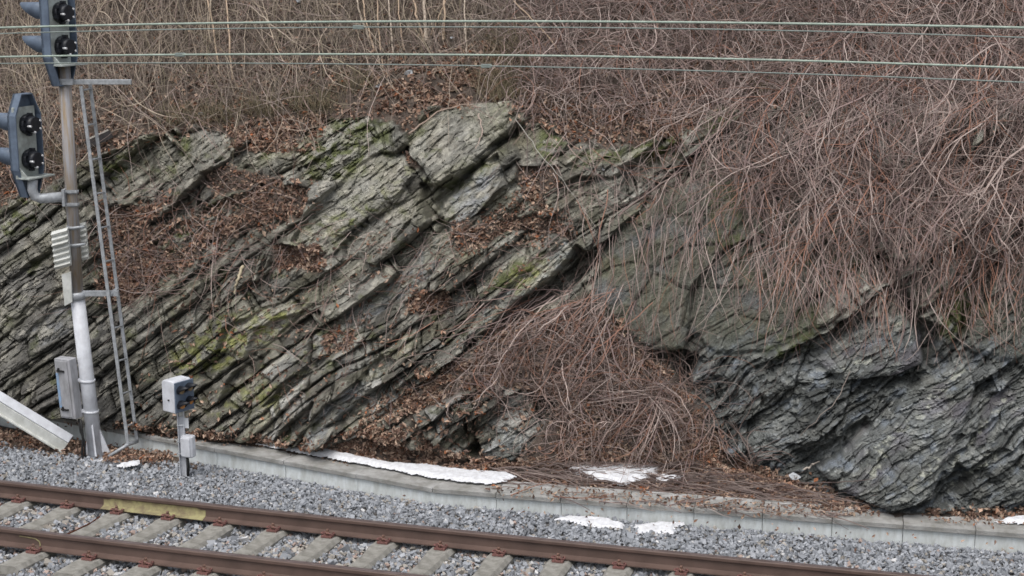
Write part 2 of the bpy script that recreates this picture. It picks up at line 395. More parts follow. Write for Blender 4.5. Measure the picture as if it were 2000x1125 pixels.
H += kindm[4] * (-.035 * e3 + .05 * f3 + .03 * fbm(U / 30, V / 22, 4, 242))
for poly, lift in RECESS:
    sd = inpoly(U + wu * .6, V + wv * .6, poly); m = sst(-7, 6, sd)
    H = H + (lift * .8 - .3 * H) * m
# soft undulating soil where there is no rock
soilH = .05 * fbm(U / 120, V / 120, 3, 101) + .02 * fbm(U / 20, V / 20, 3, 102) + .14 * sst(0, 60, talus * 60) * 1.4
soilH += .08 * soilgaps
bankm = sst(10, -30, V - vtop)
soilH += .12 * bankm * fbm(U / 150, V / 90, 3, 103)
edgefade = sst(vbot + 25, vbot - 25, V)      # rock dies into the ground at its foot
rm = sst(.25, .75, rockm)
H = H - .16
Hh = soilH * (1 - rm) + (H * (.25 + .75 * edgefade) - .03 * (1 - edgefade)) * rm
flat = sst(0, 18, V - np.interp(U, [q[0] for q in foot_px], [q[1] for q in foot_px]))
Hh = Hh * (1 - flat) + .015 * fbm(U / 20, V / 8, 3, 7) * flat
nx = .10 - .36 * np.clip(U, 0, 2000) / 2000; ny = -np.sqrt(1 - nx * nx - .14 ** 2); nz = .14
kz = 1 - flat
nX, nY, nZ = nx * kz, ny * kz, nz * kz + flat
PX, PY, PZ = BX + nX * Hh, BY + nY * Hh, BZ + nZ * Hh
GP = np.stack([PX, PY, PZ], -1)

# --- colour (albedo) per vertex
def lerp(a, b, m): return a * (1 - m[..., None]) + np.asarray(b, float) * m[..., None]
c = np.zeros(U.shape + (3,)) + np.array([.105, .10, .085])
c = lerp(c, (.33, .325, .285), sst(.15, .95, tone + .35 * fbm(SA / 45, TA / 12, 3, 111)))
warmn = sst(.05, .5, fbm(U / 90, V / 90, 3, 112)); c = lerp(c, (.24, .21, .155), warmn * .45)
bl = sst(.5, 1, kindm[1]); c = lerp(c, (.33, .35, .37), bl * sst(-.3, .4, fbm(SA / 30, TA / 14, 3, 113)) * .8)
spots = sst(.15, .45, fbm(SA / 12, TA / 7, 4, 114, .65)); c = lerp(c, (.43, .42, .37), spots * .45 * (1 - kindm[4]))
c = lerp(c, (.075, .083, .062), kindm[4] * (.6 + .3 * fbm(U / 40, V / 40, 4, 116)))
c = lerp(c, (.135, .12, .085), kindm[4] * sst(.1, .4, fbm(U / 16, V / 45, 4, 243)) * .5)
c = lerp(c, (.165, .175, .18), kindm[4] * sst(.0, .4, fbm(U / 60, V / 60, 4, 117)) * .7)
dk = np.clip(rightreg + kindm[5] * .6, 0, 1)
c = lerp(c, (.105, .112, .105), dk * .6)
c = lerp(c, (.27, .295, .32), dk * sst(.05, .45, fbm(SA / 55, TA / 24, 5, 118, .6)) * .8)
c = lerp(c, (.5, .5, .46), dk * sst(.36, .46, fbm(SA / 16, TA / 9, 3, 120)) * .7)
c = lerp(c, (.15, .13, .14), kindm[5] * sst(0, .4, fbm(SA / 90, TA / 40, 2, 119)) * .7)
lowl = sst(380, 150, U) * sst(420, 520, V); c = lerp(c, (.17, .165, .16), lowl * .45)
# quartz veins
def streak(pts, wd, seed):
    m = np.zeros(U.shape)
    P = np.array(pts, float)
    for a, b in zip(P[:-1], P[1:]):
        e = b - a; tq = np.clip(((U - a[0]) * e[0] + (V - a[1]) * e[1]) / (e @ e), 0, 1)
        d = np.hypot(U + wu * .5 - a[0] - e[0] * tq, V + wv * .5 - a[1] - e[1] * tq)
        m = np.maximum(m, 1 - sst(wd * .5, wd * 1.3, d))
    return m * sst(-.05, .25, fbm(U / 16, V / 12, 3, seed))
q = streak([(1700, 880), (1790, 810), (1880, 715)], 9, 1) + streak([(1860, 900), (1895, 860), (1960, 780)], 6, 2) + streak([(1735, 645), (1760, 625)], 6, 3) \
    + streak([(1700, 915), (1720, 885)], 14, 4) + streak([(1770, 945), (1830, 890)], 9, 5) + streak([(1640, 720), (1700, 700)], 7, 6) + streak([(1850, 960), (1950, 880)], 5, 8)
c = lerp(c, (.46, .45, .36), np.clip(q, 0, 1) * .9)
# moss and lichen
def region(poly, soft=14, ns=0, th=0.): return sst(-soft, soft, inpoly(U + wu, V + wv, poly)) * sst(th - .15, th + .2, fbm(U / 22, V / 16, 4, 130 + ns))
moss = np.zeros(U.shape)
for i, (p, th) in enumerate([([(650, 220), (740, 225), (745, 280), (690, 300), (650, 260)], -.1), ([(590, 280), (740, 270), (690, 350), (590, 350)], .0), ([(730, 235), (770, 235), (770, 280), (735, 275)], -.5),
        ([(350, 300), (340, 260), (380, 270), (370, 310)], -.2), ([(300, 470), (360, 440), (400, 450), (330, 500)], -.1), ([(1060, 250), (1110, 275), (1080, 320), (1040, 300)], -.2),
        ([(1110, 300), (1220, 285), (1215, 320), (1120, 330)], -.2), ([(1370, 240), (1430, 200), (1440, 230), (1390, 265)], -.3), ([(1230, 280), (1330, 260), (1340, 300), (1240, 330)], -.2),
        ([(940, 570), (1000, 510), (1050, 500), (1000, 560)], -.3), ([(1380, 360), (1450, 350), (1450, 480), (1380, 480)], -.1), ([(1560, 600), (1600, 590), (1600, 650), (1540, 670)], -.3),
        ([(1840, 560), (1920, 560), (1880, 660), (1830, 660)], -.3), ([(1480, 640), (1600, 620), (1590, 680), (1500, 700)], .0), ([(0, 380), (120, 360), (60, 450), (0, 470)], .1), ([(200, 300), (260, 290), (260, 350), (200, 360)], .0),
        ([(620, 440), (700, 400), (790, 370), (790, 395), (700, 450), (640, 480)], .2), ([(860, 370), (960, 300), (960, 330), (870, 385)], -.1), ([(920, 460), (1000, 440), (980, 480), (930, 500)], .1),
        ([(1490, 300), (1640, 180), (1700, 250), (1560, 340)], .2)]):
    moss = np.maximum(moss, region(p, 10, i, th))
moss = np.maximum(moss, .7 * sst(.2, .5, fbm(U / 45, V / 35, 4, 160)) * sst(1250, 900, U))
c = lerp(c, (.095, .115, .025), moss * .8 * (1 - .5 * kindm[4]))
lich = np.maximum.reduce([region([(330, 690), (430, 620), (600, 590), (560, 640), (430, 720), (350, 740)], 14, 31, 0), region([(1000, 540), (1060, 495), (1070, 520), (1010, 570)], 8, 32, -.3),
        region([(480, 760), (560, 740), (540, 790), (490, 800)], 10, 33, 0), .5 * region([(380, 800), (620, 640), (700, 650), (480, 830)], 20, 34, .15), .35 * region([(560, 480), (800, 300), (820, 340), (640, 490)], 10, 35, .1)])
c = lerp(c, (.33, .35, .11), lich * .75)
oliv = sst(-.2, .4, fbm(SA / 120, TA / 60, 3, 181)) * (1 - dk); c = c * (1 - oliv[..., None] * np.array([.05, .05, .18]))
dsp = sst(.12, .45, fbm(SA / 14, TA / 6, 4, 170, .65)); c = lerp(c, (.06, .058, .045), dsp * .45)
pb = sst(.68, .74, med['c']) * (.25 + .75 * lowmid) * sst(-6, 4, -(V - 900)) * sst(200, 420, U)
c = lerp(c, (.50, .50, .47), pb * .7 * (1 - moss) * (1 - kindm[4]))
pf = sst(.80, .84, c2) * (1 - kindm[4]) * (1 - rightreg * .5); c = lerp(c, (.50, .48, .41), pf * .45)
c = lerp(c, (.05, .048, .04), np.clip(.55 * e1 + .3 * e2, 0, 1) * .3 * (1 - kindm[4]))
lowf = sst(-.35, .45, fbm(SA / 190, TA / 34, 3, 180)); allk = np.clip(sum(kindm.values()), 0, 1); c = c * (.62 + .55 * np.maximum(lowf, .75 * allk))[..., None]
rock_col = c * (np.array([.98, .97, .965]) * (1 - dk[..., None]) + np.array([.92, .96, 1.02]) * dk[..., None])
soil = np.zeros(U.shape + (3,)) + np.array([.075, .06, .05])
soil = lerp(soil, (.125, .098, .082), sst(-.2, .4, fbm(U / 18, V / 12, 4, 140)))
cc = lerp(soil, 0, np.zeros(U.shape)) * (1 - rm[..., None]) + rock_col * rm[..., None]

st = np.stack([SA / 165 * .35, TA / 165, Hh * 2], -1)
nr, nc = U.shape
idx = np.arange(nr * nc).reshape(nr, nc)
quads = np.stack([idx[:-1, :-1], idx[1:, :-1], idx[1:, 1:], idx[:-1, 1:]], -1).reshape(-1, 4)
# cut behind the trough: keep only ground behind the lid's middle line
lidline = np.interp(U, [-900, 0, 845, 2700], [620, 793, 950, 1093])
keep = ((V < lidline + 2) & found)
fk = keep.ravel()[quads].all(1)
fr = (rm.ravel()[quads].mean(1) > .5)
vb = V.ravel()[quads[:, 0]]
def submesh(name, fm, m, smooth):
    q_ = quads[fm]; ids, inv = np.unique(q_, return_inverse=True)
    return npmesh(name, GP.reshape(-1, 3)[ids], inv.reshape(q_.shape), m, cc.reshape(-1, 3)[ids], st.reshape(-1, 3)[ids], smooth)
rock_m = vmat("slate rock", .72, .35, .5, 26., .7, .04)
soil_m = vmat("forest soil", .95, .1, .4, 60., .6, .02)
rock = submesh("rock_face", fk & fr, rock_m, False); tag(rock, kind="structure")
bank = submesh("hillside_ground", fk & ~fr, soil_m, True); tag(bank, kind="structure")

def S(u, v):                                     # surface point under a picture position
    fi = np.clip((np.asarray(v) + 240) / STEP, 0, nr - 1.001); fj = np.clip((np.asarray(u) + UO) / STEP, 0, nc - 1.001)
    i = fi.astype(int); j = fj.astype(int)
    return GP[i, j]
hsm = Hh.copy()
for _ in range(3):                               # smoothed surface for things lying over the rock
    k = 9
    for ax in (0, 1):
        cs = np.cumsum(np.concatenate([np.repeat(hsm.take([0], ax), k, ax), hsm, np.repeat(hsm.take([-1], ax), k, ax)], ax), ax)
        n_ = hsm.shape[ax]
        hsm = (cs.take(range(2 * k, 2 * k + n_), ax) - cs.take(range(0, n_), ax)) / (2 * k)
GS = np.stack([BX + nX * hsm, BY + nY * hsm, BZ + nZ * hsm], -1)
def SS(u, v, off=0.):
    i = np.clip((np.asarray(v) + 240) / STEP, 0, nr - 1).astype(int); j = np.clip((np.asarray(u) + UO) / STEP, 0, nc - 1).astype(int)
    n = np.stack([nX[i, j], nY[i, j], nZ[i, j]], -1)
    return GS[i, j] + n * np.asarray(off)[..., None]

# ================================================================== STRANDS (vines, stems, twigs)
def tubes(P, Rr, C, sides=3):
    """P (n,k,3) centre lines, Rr (n,k) radii, C (n,3) colours -> verts, faces, colours"""
    n, k, _ = P.shape
    D = np.gradient(P, axis=1); D /= np.linalg.norm(D, axis=2, keepdims=True) + 1e-9
    ref = np.array([.3, -.8, .5]); A = np.cross(D, ref); A /= np.linalg.norm(A, axis=2, keepdims=True) + 1e-9
    B = np.cross(D, A)
    ang = np.arange(sides) * 2 * np.pi / sides
    Vv = P[:, :, None] + Rr[:, :, None, None] * (np.cos(ang)[None, None, :, None] * A[:, :, None] + np.sin(ang)[None, None, :, None] * B[:, :, None])
    base = (np.arange(n) * k * sides)[:, None, None] + (np.arange(k - 1) * sides)[None, :, None] + np.arange(sides)[None, None]
    nxt = (np.arange(n) * k * sides)[:, None, None] + (np.arange(k - 1) * sides)[None, :, None] + ((np.arange(sides) + 1) % sides)[None, None]
    F = np.stack([base, nxt, nxt + sides, base + sides], -1).reshape(-1, 4)
    return Vv.reshape(-1, 3), F, np.repeat(C, k * sides, 0)
def join(parts):
    Vs, Fs, Cs, o = [], [], [], 0
    for v, f, c_ in parts: Vs.append(v); Fs.append(f + o); Cs.append(c_); o += len(v)
    return np.concatenate(Vs), np.concatenate(Fs), np.concatenate(Cs)
def pick(n, poly, dens=None):
    P = np.array(poly, float); out = []
    tot = 0
    while tot < n:
        u = rng.uniform(P[:, 0].min(), P[:, 0].max(), n); v = rng.uniform(P[:, 1].min(), P[:, 1].max(), n)
        ok = inpoly(u, v, poly) + rng.normal(0, 8, n) > 0
        if dens is not None: ok &= rng.random(n) < dens(u, v)
        out.append(np.stack([u[ok], v[ok]], 1)); tot += ok.sum()
    return np.concatenate(out)[:n]
def palette(n, cols, wts, jit=.18):
    cols = np.array(cols); k = rng.choice(len(cols), n, p=np.array(wts) / sum(wts))
    return cols[k] * (1 + rng.normal(0, jit, (n, 1))).clip(.4, 1.8)
VINE = [(.245, .178, .155), (.37, .298, .268), (.115, .09, .08), (.265, .14, .10), (.22, .16, .15)]
def strands(starts, length, ang, turn, lift, rad, cols, k=14, wob=.35, grav=0., lift0=.02, sides=3, sub=0):
    """starts (n,2) px; ang = initial picture direction (0 right, 90 down); turn = rad over the length; grav pulls the heading downwards"""
    n = len(starts); rad = rad * np.exp(rng.normal(0, .25, n)); L = length; a = ang.copy(); u = starts[:, 0].copy(); v = starts[:, 1].copy()
    pu, pv = [u.copy()], [v.copy()]; w1 = rng.uniform(0, 6.28, n); w2 = rng.uniform(1.5, 4, n)
    for i in range(k - 1):
        f = i / (k - 1)
        a = a + turn / (k - 1) + wob * np.sin(w1 + w2 * f * 6) / (k - 1) * 6 * .4
        d = np.arctan2(np.sin(np.pi / 2 - a), np.cos(np.pi / 2 - a)); a = a + d * grav / (k - 1)
        u = u + np.cos(a) * L / (k - 1); v = v + np.sin(a) * L / (k - 1); v = np.minimum(v, np.interp(u, [-900, 0, 845, 2700], [612, 785, 942, 1085])); pu.append(u.copy()); pv.append(v.copy())
    pu = np.stack(pu, 1); pv = np.stack(pv, 1); f = np.linspace(0, 1, k)[None]
    off = lift0 + lift[:, None] * np.sin(np.pi * np.clip(f * .9 + .05, 0, 1)) + .015 * np.sin(f * 9 + w1[:, None])
    P = SS(pu, pv, off)
    Rr = rad[:, None] * (1 - .6 * f) * 1.15
    out = tubes(P, Rr, cols, sides)
    if sub:                                       # side twigs leaving the cane at its nodes
        m = n * sub; pi_ = np.repeat(np.arange(n), sub); ki = rng.integers(2, k - 2, m)
        ah = np.arctan2(pv[pi_, ki + 1] - pv[pi_, ki], pu[pi_, ki + 1] - pu[pi_, ki]) + rng.choice([-1, 1], m) * rng.uniform(.4, 1.1, m)
        o2 = strands(np.stack([pu[pi_, ki], pv[pi_, ki]], 1), length[pi_] * rng.uniform(.12, .45, m), ah, rng.normal(0, 1, m), rng.uniform(-.04, .08, m), Rr[pi_, ki] * .65, cols[pi_] * rng.uniform(.85, 1.1, (m, 1)), 8, .6, grav * .5, off[pi_, ki][:, None], 3)
        out = join([out, o2])
    return out
vine_m = vmat("dry stems", .8, .25)

def N(n, a, b): return rng.uniform(a, b, n)
# A. dense curtain on the right
polyA = [(1440, 190), (1560, 120), (1750, -60), (2420, -60), (2420, 500), (1950, 480), (1750, 460), (1600, 420), (1500, 390), (1455, 300), (1390, 300), (1290, 380), (1210, 450), (1240, 405), (1350, 300)]
vl = lambda s_: np.maximum(35, np.interp(s_[:, 0], [1200, 1450, 1600, 2000], [430, 430, 570, 630]) + rng.normal(0, 45, len(s_)) - s_[:, 1])
parts = []
CA = lambda a, b: .05 + .95 * (fbm(a / 75, b / 55, 3, 323) > .0)
st_ = pick(2150, polyA, CA); n = len(st_)
parts.append(strands(st_, np.minimum(N(n, 90, 300), vl(st_)), rng.normal(R(100), 1.1, n), rng.normal(0, 1.5, n), N(n, .05, .5), N(n, .0026, .0055), palette(n, VINE, [4, 3, 3, 1.5, 3]), 18, 1.1, 1.1, sub=1))
st_ = pick(1700, polyA, CA); n = len(st_)
parts.append(strands(st_, np.minimum(N(n, 60, 220), vl(st_) * 1.3), rng.uniform(0, 6.28, n), rng.normal(0, 2.6, n), N(n, .05, .5), N(n, .0025, .005), palette(n, VINE, [4, 3, 2, 1, 3]), 18, 1.2, .4))
# long arching canes over the top of the curtain, sweeping down-left
st_ = pick(190, [(1400, 120), (1600, 60), (2420, 60), (2420, 420), (1700, 400), (1500, 330)]); n = len(st_)
parts.append(strands(st_, np.minimum(N(n, 180, 420), np.maximum(80, vl(st_) * 1.4)), rng.normal(R(150), .4, n), rng.normal(-.4, .7, n), N(n, .15, .5), N(n, .0045, .0085), palette(n, VINE, [3, 3, 1, 2, 2]), 18, .9, .3, sub=6))
st_ = pick(90, polyA); n = len(st_)
parts.append(strands(st_, np.minimum(N(n, 200, 420), np.maximum(90, vl(st_) * 2)), rng.uniform(0, 6.28, n), rng.choice([-1, 1], n) * N(n, 3, 6.5), N(n, .2, .5), N(n, .0035, .006), palette(n, VINE, [3, 4, 1, 2, 2]), 26, .8, .8, sub=3))
V_, F_, C_ = join(parts)
tag(npmesh("hanging_brambles", V_, F_, vine_m, C_), "dense curtain of leafless reddish-brown brambles hanging over the right half of the rock", "brambles", kind="stuff")
# G. loose strands trailing over the smooth boulders
parts = []
st_ = pick(125, [(1170, 440), (1330, 350), (1470, 380), (1500, 480), (1350, 480), (1150, 490)]); n = len(st_)
parts.append(strands(st_, N(n, 80, 240), rng.normal(R(95), .25, n), rng.normal(0, .5, n), N(n, .05, .3), N(n, .0022, .0042), palette(n, VINE, [4, 4, 2, 1, 3]), 15, .5, .8))
st_ = pick(560, [(1450, 400), (1750, 440), (2420, 480), (2420, 560), (1700, 560), (1480, 540)]); n = len(st_)
parts.append(strands(st_, N(n, 60, 210), rng.normal(R(95), .4, n), rng.normal(0, .7, n), N(n, .05, .3), N(n, .0024, .0048), palette(n, VINE, [4, 3, 2, 2, 3]), 15, .6, .9))
V_, F_, C_ = join(parts)
tag(npmesh("trailing_stems", V_, F_, vine_m, C_), "loose thin bare stems trailing down over the smooth olive boulders", "vines", kind="stuff")
# C. brambles between rock crest and wires, centre right
parts = []
CL = lambda a, b: .06 + .94 * (fbm(a / 90, b / 50, 3, 321) > -.02)
st_ = pick(1450, [(990, -60), (1800, -60), (1600, 120), (1440, 200), (1300, 230), (1050, 200), (985, 120)], CL); n = len(st_)
parts.append(strands(st_, np.minimum(N(n, 60, 220), np.where(st_[:, 0] < 1450, np.maximum(45, 275 - st_[:, 1]), 400)), rng.uniform(0, 6.28, n), rng.normal(0, 2.2, n), N(n, .05, .5), N(n, .0024, .0052), palette(n, VINE, [4, 4, 2, .5, 2]), 18, 1.2, .5))
st_ = pick(500, [(990, 20), (1700, -60), (1900, 30), (1600, 160), (1300, 240), (1050, 210)]); n = len(st_)
parts.append(strands(st_, N(n, 80, 200), rng.normal(R(-80), .5, n), rng.normal(0, 1.4, n), N(n, .1, .5), N(n, .003, .006), palette(n, VINE, [4, 4, 1, 1, 2]), 14, .5, .2))
st_ = pick(120, [(1000, 150), (1300, 200), (1330, 330), (1150, 420), (1010, 300)]); n = len(st_)
parts.append(strands(st_, N(n, 60, 220), rng.normal(R(60), .8, n), rng.normal(0, .9, n), N(n, .05, .25), N(n, .002, .004), palette(n, VINE, [4, 4, 2, 1, 2]), 14, .5, .4))
V_, F_, C_ = join(parts)
tag(npmesh("bramble_tangle", V_, F_, vine_m, C_), "tangled bare grey-brown brambles on the bank above the centre of the rock", "brambles", kind="stuff")
# B. dry upright brush, upper left
STRAW = [(.34, .28, .225), (.23, .19, .16), (.48, .40, .31), (.14, .115, .095), (.25, .215, .15)]
CB = lambda a, b: .1 + .9 * (fbm(a / 60, b / 35, 3, 322) > -.1)
polyB = [(-480, -80), (1000, -80), (1000, 60), (960, 130), (700, 150), (560, 240), (330, 240), (180, 280), (100, 330), (-480, 420)]
parts = []
st_ = pick(2350, polyB, CB); n = len(st_)
parts.append(strands(st_, N(n, 40, 190), rng.normal(R(-90), .35, n), rng.normal(0, .8, n), N(n, .03, .45), N(n, .002, .0045), palette(n, STRAW, [4, 4, 2, 2, 2]), 8, .3, 0.))
st_ = pick(2100, polyB); n = len(st_)
parts.append(strands(st_, N(n, 50, 200), rng.uniform(0, 6.28, n), rng.normal(0, 1.4, n), N(n, .03, .4), N(n, .002, .0045), palette(n, STRAW + VINE[:2], [3, 4, 1, 2, 1, 4, 2]), 10, .5, 0.))
st_ = pick(380, [(-400, 0), (420, -60), (980, -60), (960, 90), (430, 150), (200, 200), (-400, 280)]); n = len(st_)
parts.append(strands(st_, N(n, 120, 260), rng.normal(R(-90), .3, n), rng.normal(0, .6, n), N(n, .1, .4), N(n, .0035, .0075), palette(n, STRAW, [4, 3, 3.5, 1, 1]), 12, .4, 0., sub=4))
V_, F_, C_ = join(parts)
tag(npmesh("dry_brush", V_, F_, vine_m, C_), "upright tan straw and bare twigs on the bank behind the signal mast", "dry brush", kind="stuff")
# green-grey tufts of grass on the crest
parts = []
for (gx, gy, gn, gl) in ((985, 190, 170, 110), (430, 235, 120, 50), (620, 215, 160, 60), (520, 225, 120, 55), (345, 240, 90, 50), (1500, 190, 60, 60), (700, 175, 90, 50), (120, 320, 70, 45), (1000, 110, 90, 90)):
    s_ = np.stack([rng.normal(gx, 22, gn), rng.normal(gy, 9, gn)], 1)
    parts.append(strands(s_, N(gn, gl * .5, gl), rng.normal(R(-92), .35, gn), rng.normal(0, .9, gn), N(gn, .03, .25), N(gn, .0018, .0035), palette(gn, [(.19, .16, .105), (.26, .21, .14), (.14, .125, .075)], [3, 3, 2]), 8, .2, 0.))
V_, F_, C_ = join(parts)
tag(npmesh("dry_grass", V_, F_, vine_m, C_), "olive and straw coloured grass tufts along the crest of the rock", "grass", kind="stuff")
# D. thin twigs over the rock left of centre
parts = []
st_ = pick(260, [(200, 380), (330, 350), (560, 340), (640, 400), (560, 520), (400, 560), (250, 620), (190, 560)]); n = len(st_)
parts.append(strands(st_, N(n, 40, 190), rng.normal(R(150), .9, n), rng.normal(0, 1.2, n), N(n, .03, .16), N(n, .002, .004), palette(n, VINE, [4, 4, 2, 2, 2]), 12, .4, 0.))
st_ = pick(160, [(640, 440), (1120, 420), (1130, 500), (850, 640), (620, 680), (600, 560)]); n = len(st_)
parts.append(strands(st_, N(n, 40, 150), rng.normal(R(140), .7, n), rng.normal(0, .7, n), N(n, .02, .14), N(n, .002, .0038), palette(n, VINE, [4, 4, 2, 2, 2]), 12, .5, .2))
st_ = pick(70, [(420, 600), (760, 600), (900, 800), (500, 800)]); n = len(st_)
parts.append(strands(st_, N(n, 30, 120), rng.uniform(0, 6.28, n), rng.normal(0, .8, n), N(n, .02, .12), N(n, .0018, .0034), palette(n, VINE, [4, 4, 2, 2, 2]), 12, .5, .2))
V_, F_, C_ = join(parts)
tag(npmesh("thin_twigs", V_, F_, vine_m, C_), "thin bare twigs scattered over the leaf-filled ledges left of centre", "twigs", kind="stuff")
# E. bramble thicket at the foot of the big boulder
parts = []
n = 55; s_ = np.stack([rng.normal(1130, 50, n), rng.normal(585, 14, n)], 1)
parts.append(strands(s_, N(n, 90, 270), rng.normal(R(150), .25, n), rng.normal(-.2, .35, n), N(n, .06, .3), N(n, .003, .0062), palette(n, VINE, [4, 3, 2, 1, 2]), 15, .9, .2, sub=3))
n = 40; s_ = np.stack([rng.normal(1200, 60, n), rng.normal(600, 45, n)], 1)
parts.append(strands(s_, N(n, 90, 280), rng.normal(R(105), .4, n), rng.normal(0, .5, n), N(n, .05, .35), N(n, .0025, .005), palette(n, VINE, [4, 3, 2, 2, 2]), 15, .5, .5))
st_ = pick(620, [(960, 660), (1180, 600), (1300, 700), (1420, 800), (1400, 880), (1200, 880), (1090, 860), (1080, 780), (900, 770)], lambda a, b: (.2 + .9 * (fbm(a / 60, b / 45, 2, 333) > -.02)) * (1 - .8 * sst(1120, 1060, a) * sst(760, 790, b))); n = len(st_)
parts.append(strands(st_, N(n, 50, 180), rng.uniform(0, 6.28, n), rng.normal(0, 2.2, n), N(n, .04, .3), N(n, .0023, .0048), palette(n, VINE, [4, 3, 3, 1, 2]), 16, 1.2, .2, sub=1))
n = 90; s_ = np.stack([rng.normal(1270, 22, n), rng.normal(770, 18, n)], 1)
parts.append(strands(s_, N(n, 80, 190), rng.uniform(0, 6.28, n), rng.normal(.8, .9, n), N(n, .15, .4), N(n, .003, .005), palette(n, VINE, [3, 5, 1, 1, 2]), 14, .3, .8))
V_, F_, C_ = join(parts)
tag(npmesh("bramble_thicket", V_, F_, vine_m, C_), "fan of pale bare bramble canes heaped below the big smooth boulder", "brambles", kind="stuff")
# F. twigs lying along the trough
parts = []
st_ = pick(260, [(880, 925), (1080, 915), (1300, 930), (1560, 960), (1560, 985), (1400, 970), (1100, 950), (900, 935)]); n = len(st_)
parts.append(strands(st_, N(n, 50, 200), rng.normal(R(4.5), .09, n), rng.normal(0, .2, n), N(n, .01, .07), N(n, .0035, .0065), palette(n, [(.20, .155, .14), (.30, .24, .215), (.13, .09, .08)], [3, 2, 2]), 12, .3, 0.))
n = 18; s_ = np.stack([rng.normal(1465, 12, n), rng.normal(905, 6, n)], 1)
parts.append(strands(s_, N(n, 60, 110), rng.normal(R(-105), .3, n), rng.normal(1.2, .5, n), N(n, .1, .25), N(n, .003, .005), palette(n, VINE, [3, 5, 1, 1, 2]), 14, .2, .6))
V_, F_, C_ = join(parts)
tag(npmesh("fallen_twigs", V_, F_, vine_m, C_), "fallen twigs lying lengthwise on the leaf litter beside the cable trough", "twigs", kind="stuff")

parts = []
for i in range(46):                                # twigs lying across the lids
    u_ = rng.uniform(960, 1620); v_ = np.interp(u_, [960, 1000, 1600], [950, 962, 1003]) + rng.uniform(-5, 5); a_ = rng.normal(R(6), .28); L_ = rng.uniform(30, 110)
    pp_ = np.array([list(gnd(u_ + math.cos(a_) * L_ * f_, v_ + math.sin(a_) * L_ * .6 * f_ + 2 * math.sin(f_ * 5 + i), .115 + .03 * math.sin(f_ * 3.14 + .1))) for f_ in np.linspace(0, 1, 8)])
    parts.append(tubes(pp_[None], np.linspace(.006, .003, 8)[None] * rng.uniform(.6, 1.2), palette(1, VINE, [3, 3, 2, 1, 2]), 4))
V_, F_, C_ = join(parts)
tag(npmesh("loose_twigs", V_, F_, vine_m, C_), "short bare twigs spilled across the trough lids past the bend", "twigs", kind="stuff")

# saplings and single canes (things)
def cane(name, pts, r, col, label, cat, group=None, offs=None):
    pts = np.array(pts, float); k = 16; tq = np.linspace(0, len(pts) - 1, k)
    pu = np.interp(tq, range(len(pts)), pts[:, 0]); pv = np.interp(tq, range(len(pts)), pts[:, 1])
    offs = offs if offs is not None else [.02] * len(pts)
    of = np.interp(tq, np.linspace(0, len(pts) - 1, len(offs)), offs)
    P = SS(pu, pv, of)
    P[1:-1] += rng.normal(0, .006, (k - 2, 3))
    v, f, cc_ = tubes(P[None], np.linspace(r, r * .5, k)[None], np.array([col]), 6)
    o = P[0].copy(); ob = npmesh(name, v - o, f, vine_m, cc_, smooth=True); ob.location = o
    return tag(ob, label, cat, group)
TAN = (.48, .36, .26); PALE = (.50, .42, .34)
for i, (pts, r, lab) in enumerate([
    ([(735, 100), (710, 40), (693, -60)], .013, "tan sapling stem leaning left, first of the cluster above the crest"),
    ([(734, 104), (722, 50), (706, -50)], .010, "thin tan sapling stem just beside the first leaning one"),
    ([(748, 130), (742, 40), (744, -60)], .009, "thin upright tan stem in the gap between leaning saplings"),
    ([(770, 112), (765, 30), (763, -60)], .011, "straight tan sapling between the leaning pair and the forked clump"),
    ([(790, 98), (785, 40), (785, -60)], .009, "slim tan stem just left of the forked clump"),
    ([(828, 78), (815, 20), (800, -60)], .014, "left leaning stem of the forked sapling clump above the crest"),
    ([(832, 80), (832, 10), (832, -60)], .020, "thickest pale sapling, upright in the middle of the forked clump"),
    ([(866, 78), (874, 30), (872, -60)], .015, "right pale sapling of the forked clump, slightly bowed"),
    ([(836, 78), (856, 50), (878, 10)], .008, "thin stem crossing diagonally between the two thick saplings"),
    ([(912, 110), (912, 40), (914, -60)], .010, "lone tan stem right of the forked clump"),
    ([(455, 160), (452, 60), (448, -60)], .012, "pale upright stem on the bank right of the signal mast"),
    ([(430, 150), (424, 60), (405, -60)], .011, "tan stem leaning left next to the pale upright one"),
    ([(600, 100), (545, 60), (500, 20)], .009, "pale cane slanting across the bank under the upper wires"),
    ([(1100, 110), (1060, 60), (1010, 10)], .010, "tan cane slanting up-left among the brambles right of the crest")]):
    cane("sapling", pts, r * 1.3, TAN if i % 3 else PALE, lab, "sapling", "bare saplings above the rock crest", [.02, .25, .5])
cane("hanging_cane", [(1010, 235), (1050, 290), (1100, 350), (1165, 440)], .006, (.38, .36, .32), "long thin grey cane hanging straight down across the dark ledge", "cane", None, [.15, .25, .1])
cane("dead_branch", [(805, 262), (860, 222), (905, 207), (945, 212)], .012, (.34, .26, .21), "curved brown dead branch draped over the crest slab", "branch", None, [.12, .2, .12])
cane("bark_strip", [(480, 518), (470, 545), (462, 572)], .022, (.50, .43, .30), "pale tan strip of bark standing on the left ledge", "bark", None, [.1, .12, .05])
cane("root_cane", [(940, 225), (950, 262), (935, 292)], .010, (.42, .33, .28), "short pale root curling down the face of the crest slab", "root", None, [.1, .12, .1])
cane("bare_cane", [(1660, 720), (1640, 770), (1560, 850)], .006, (.30, .25, .22), "thin grey cane leaning across the dark crumpled rock", "cane", None, [.1, .12, .08])
cane("stripped_stick", [(1566, 922), (1584, 910), (1600, 899)], .013, (.50, .44, .38), "pale stripped stick poking from the leaves at the dark rock foot", "stick", None, [.05, .12, .2])
cane("thick_root", [(1210, 420), (1290, 360), (1400, 290), (1500, 230)], .012, (.24, .19, .17), "dark cane bundle edge sweeping along the border of the curtain", "cane", None, [.1, .15, .15])

